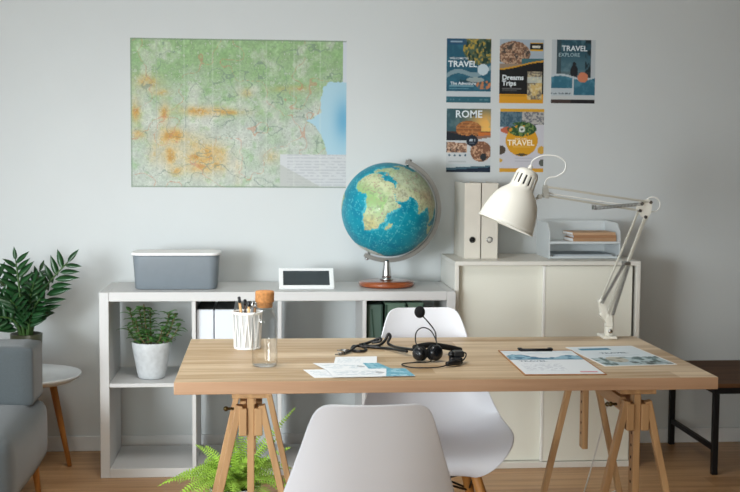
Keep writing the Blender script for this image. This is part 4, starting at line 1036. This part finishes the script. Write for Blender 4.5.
# ================================================================== CLAMP LAMP
ly = -1.052
lp = thing('clamp_lamp', 'white articulated desk lamp clamped to the back edge of the table', 'lamp', (1.815, ly, TZ))
LW = lamp_white
b = B(); b.box((1.790, ly-.030, TZ+.0005), (1.836, TY1+.014, TZ+.010), .003, 2); b.box((1.798, TY1+.004, TZ-.066), (1.828, TY1+.014, TZ+.006), .003, 2); b.box((1.798, TY1-.038, TZ-.070), (1.828, TY1+.012, TZ-.060), .003, 2)
b.box((1.802, ly-.016, TZ+.010), (1.826, ly+.016, TZ+.042), .006, 3)
part('clamp', b, LW, lp)
b = B(); b.cyl((1.813, TY1-.022, TZ-.085), (1.813, TY1-.022, TZ-.045), .004); b.cyl((1.813, TY1-.022, TZ-.045), (1.813, TY1-.022, TZ-.036), .012); b.cyl((1.813, TY1-.022, TZ-.098), (1.813, TY1-.022, TZ-.084), .012)
part('clamp_screw', b, chrome, lp)
b = B(); b.lathe([(.007, 0), (.007, .006), (.004, .007), (0, .008)], 16, (1.814, ly-.0155, TZ+.026), (0, -1, 0)); part('bolt', b, chrome, lp)
FM = Matrix(((1, 0, 0, 0), (0, 0, -1, ly), (0, 1, 0, 0), (0, 0, 0, 1)))
b = B(); b.prism([(1.800, TZ+.042), (1.826, TZ+.042), (1.820, .795), (1.812, .806), (1.792, .860), (1.784, .864), (1.778, .850), (1.786, .806), (1.802, .785)], -.011, .011, FM)
b.cyl((1.785, ly-.014, .854), (1.785, ly+.014, .854), .009); b.cyl((1.812, ly-.014, .800), (1.812, ly+.014, .800), .010); b.cyl((1.788, ly-.014, .812), (1.788, ly+.014, .812), .007); part('base_joint', b, LW, lp)
def rod(name, p, q, w=.0095): b = B(); b.beam(p, q, w, w, .0015); return part(name, b, lamp_arm, lp)
rod('lower_arm', (1.808, ly-.006, .815), (1.927, ly-.006, 1.135), .0105)
rod('lower_arm', (1.786, ly+.008, .855), (1.916, ly+.008, 1.175), .007)
def spring(p, q, r=.0050, turns=34):
    p, q = Vector(p), Vector(q); d = (q-p); x = d.normalized().orthogonal().normalized(); y = d.normalized().cross(x); pts = []
    for i in range(turns*8+1):
        a = 2*math.pi*i/8; pts.append(p+d*i/(turns*8)+x*r*math.cos(a)+y*r*math.sin(a))
    b = B(); b.tube(pts, .0013, 5, False); return b
part('spring', spring((1.783, ly-.016, .850), (1.858, ly-.016, .985)), steel, lp); part('spring', spring((1.822, ly-.016, .812), (1.872, ly-.016, .975)), steel, lp)
b = B(); b.box((1.856, ly-.020, .978), (1.878, ly+.014, .990), .003, 2); part('spring_bracket', b, steel, lp)
# elbow
b = B(); b.prism([(1.916, 1.140), (1.932, 1.126), (1.946, 1.150), (1.950, 1.186), (1.938, 1.196), (1.910, 1.190), (1.900, 1.165)], -.008, .008, FM)
part('elbow', b, LW, lp)
for q in ((1.927, 1.137), (1.908, 1.158), (1.944, 1.186), (1.914, 1.182)):
    b = B(); b.cyl((q[0], ly-.012, q[1]), (q[0], ly+.012, q[1]), .0055); part('elbow_bolt', b, chrome, lp)
rod('upper_arm', (1.590, ly-.006, 1.236), (1.944, ly-.006, 1.186), .0072)
rod('upper_arm', (1.597, ly+.008, 1.206), (1.910, ly+.008, 1.158), .0068)
part('spring', spring((1.755, ly-.018, 1.166), (1.915, ly-.018, 1.181)), steel, lp)
b = B(); b.box((1.750, ly-.021, 1.161), (1.757, ly+.012, 1.176), .002, 1); part('spring_bracket', b, steel, lp)
# head
b = B(); b.prism([(1.585, 1.200), (1.602, 1.196), (1.604, 1.210), (1.596, 1.242), (1.584, 1.242), (1.580, 1.225)], -.006, .006, FM); b.cyl((1.590, ly-.012, 1.236), (1.590, ly+.010, 1.236), .006); b.cyl((1.597, ly-.010, 1.206), (1.597, ly+.012, 1.206), .006); b.cyl((1.590, ly, 1.212), (1.560, ly, 1.196), .0045); b.cyl((1.572, ly-.010, 1.203), (1.572, ly+.012, 1.203), .007)
part('head_joint', b, mat('joint_grey', (188, 187, 180), .4, .4), lp)
A0 = Vector((1.536, ly, 1.290)); AX = (Vector((1.458, ly, 1.106))-A0).normalized()
NS = 42
pr = [(.010, -.003), (.024, .000), (.033, .006), (.037, .014), (.0385, .020), (.0400, .052), (.0415, .064), (.048, .072), (.060, .084), (.073, .104), (.083, .130), (.0895, .158), (.0935, .182), (.0945, .194)]
b = B(); b.lathe(pr, NS, A0, AX, cap=False, skip=lambda i, k: i == 4 and k % 3 == 1)
shd = part('lamp_shade', b, LW, lp, mods=[('SOLIDIFY', dict(thickness=.0016, offset=-1))])
b = B(); b.lathe([(0, 0), (.024, .002), (.024, .05), (.018, .058), (.014, .062)], 24, A0+AX*.006, AX); part('bulb_socket', b, mat('socket_dark', (60, 60, 56), .6), shd)
b = B(); b.lathe([(.012, 0), (.016, .012), (.028, .045), (.030, .060), (.022, .080), (0, .089)], 24, A0+AX*.066, AX, cap=False); part('bulb', b, mat('bulb_white', (236, 232, 220), .3), shd)
b = B(); b.lathe([(.0925, .192), (.0965, .192), (.0965, .197), (.0925, .197), (.0925, .192)], NS, A0, AX, cap=False); part('rim', b, LW, shd)
b = B(); b.cyl(A0-AX*.016, A0, .006, .009); part('switch', b, LW, shd)
b = B(); b.tube([A0-AX*.012, (1.548, ly, 1.322), (1.580, ly-.008, 1.338), (1.621, ly-.014, 1.336), (1.651, ly-.014, 1.318), (1.651, ly-.010, 1.288), (1.628, ly, 1.270), (1.602, ly+.004, 1.264), (1.592, ly+.010, 1.246), (1.604, ly+.014, 1.216), (1.70, ly+.014, 1.200), (1.85, ly+.014, 1.178), (1.915, ly+.012, 1.176), (1.944, ly+.010, 1.200), (1.968, ly+.006, 1.199), (1.981, ly+.006, 1.180), (1.972, ly+.008, 1.158), (1.945, ly+.012, 1.150), (1.924, ly+.014, 1.12), (1.88, ly+.014, .99), (1.836, ly+.014, .84), (1.838, ly+.030, .76), (1.838, TY1+.022, .72), (1.838, TY1+.03, .5), (1.80, -.80, .1), (1.82, -.6, .006), (2.1, -.3, .006)], .0024, 8)
part('cord', b, mat('cord_white', (232, 232, 228), .5), lp)

# ================================================================== LIGHT
def area(name, loc, rot, sx, sy, power, col, spread=180):
    l = bpy.data.lights.new(name, 'AREA'); l.shape = 'RECTANGLE'; l.size = sx; l.size_y = sy; l.energy = power; l.color = col; l.spread = R(spread)
    o = bpy.data.objects.new(name, l); COL.objects.link(o); o.location = loc; o.rotation_euler = rot; return o
def aimed(name, p, q, sx, sy, power, col, spread):
    p, q = Vector(p), Vector(q); return area(name, p, (q-p).to_track_quat('-Z', 'Y').to_euler(), sx, sy, power, col, spread)
# daylight through the long left window: soft sky, plus two aimed fills added to brighten wall and shelf
area('daylight_window', (XL-.16, -2.1, .82), (0, R(-90), 0), 1.15, 1.9, 17, (.90, .965, 1.0))
aimed('aimed_fill_high', (-2.4, -4.1, 1.7), (.6, .47, .85), 1.2, .9, 9.5, (.90, .965, 1.0), 60)
aimed('aimed_fill_far', (-1.9, -5.0, 1.1), (.7, .47, .7), 1.2, .9, 20, (.90, .965, 1.0), 50)
area('rear_fill', ((VA+VB)/2, YB-.16, (VZ0+VZ1)/2), (R(90), 0, 0), VB-VA, VZ1-VZ0, 138, (.98, .985, .90))  # added fill from behind the camera, no source seen there
# added overhead fill, no fixture seen
area('overhead_fill', (.5, -1.5, H-.06), (0, 0, 0), .8, .8, 20, (1.0, .985, .95), 130)
w = bpy.data.worlds.new('sky'); bpy.context.scene.world = w; w.use_nodes = True
w.node_tree.nodes['Background'].inputs[0].default_value = (.75, .87, 1, 1); w.node_tree.nodes['Background'].inputs[1].default_value = 1.0

# ================================================================== CAMERA
yaw, pitch, roll = .0881, .0759, .0069
fwv = Vector((math.sin(yaw)*math.cos(pitch), math.cos(yaw)*math.cos(pitch), -math.sin(pitch)))
rv = Vector((math.cos(yaw), -math.sin(yaw), 0)); uv = rv.cross(fwv)
r2 = math.cos(roll)*rv+math.sin(roll)*uv; u2 = -math.sin(roll)*rv+math.cos(roll)*uv
cam = bpy.data.cameras.new('camera'); co = bpy.data.objects.new('camera', cam); COL.objects.link(co)
co.matrix_world = Matrix(((r2.x, u2.x, -fwv.x, .6711), (r2.y, u2.y, -fwv.y, -4.9283), (r2.z, u2.z, -fwv.z, 1.3361), (0, 0, 0, 1)))
cam.sensor_width = 36; cam.lens = 1198.77*36/740; cam.clip_start = .05
cam.dof.use_dof = True; cam.dof.focus_distance = 3.75; cam.dof.aperture_fstop = 8.0
S = bpy.context.scene; S.camera = co
S.view_settings.view_transform = 'Standard'; S.view_settings.look = 'None'; S.view_settings.gamma = 1; S.view_settings.exposure = -0.11
S.cycles.max_bounces = 10; S.cycles.diffuse_bounces = 5; S.cycles.transparent_max_bounces = 12; S.cycles.caustics_refractive = False; S.cycles.caustics_reflective = False
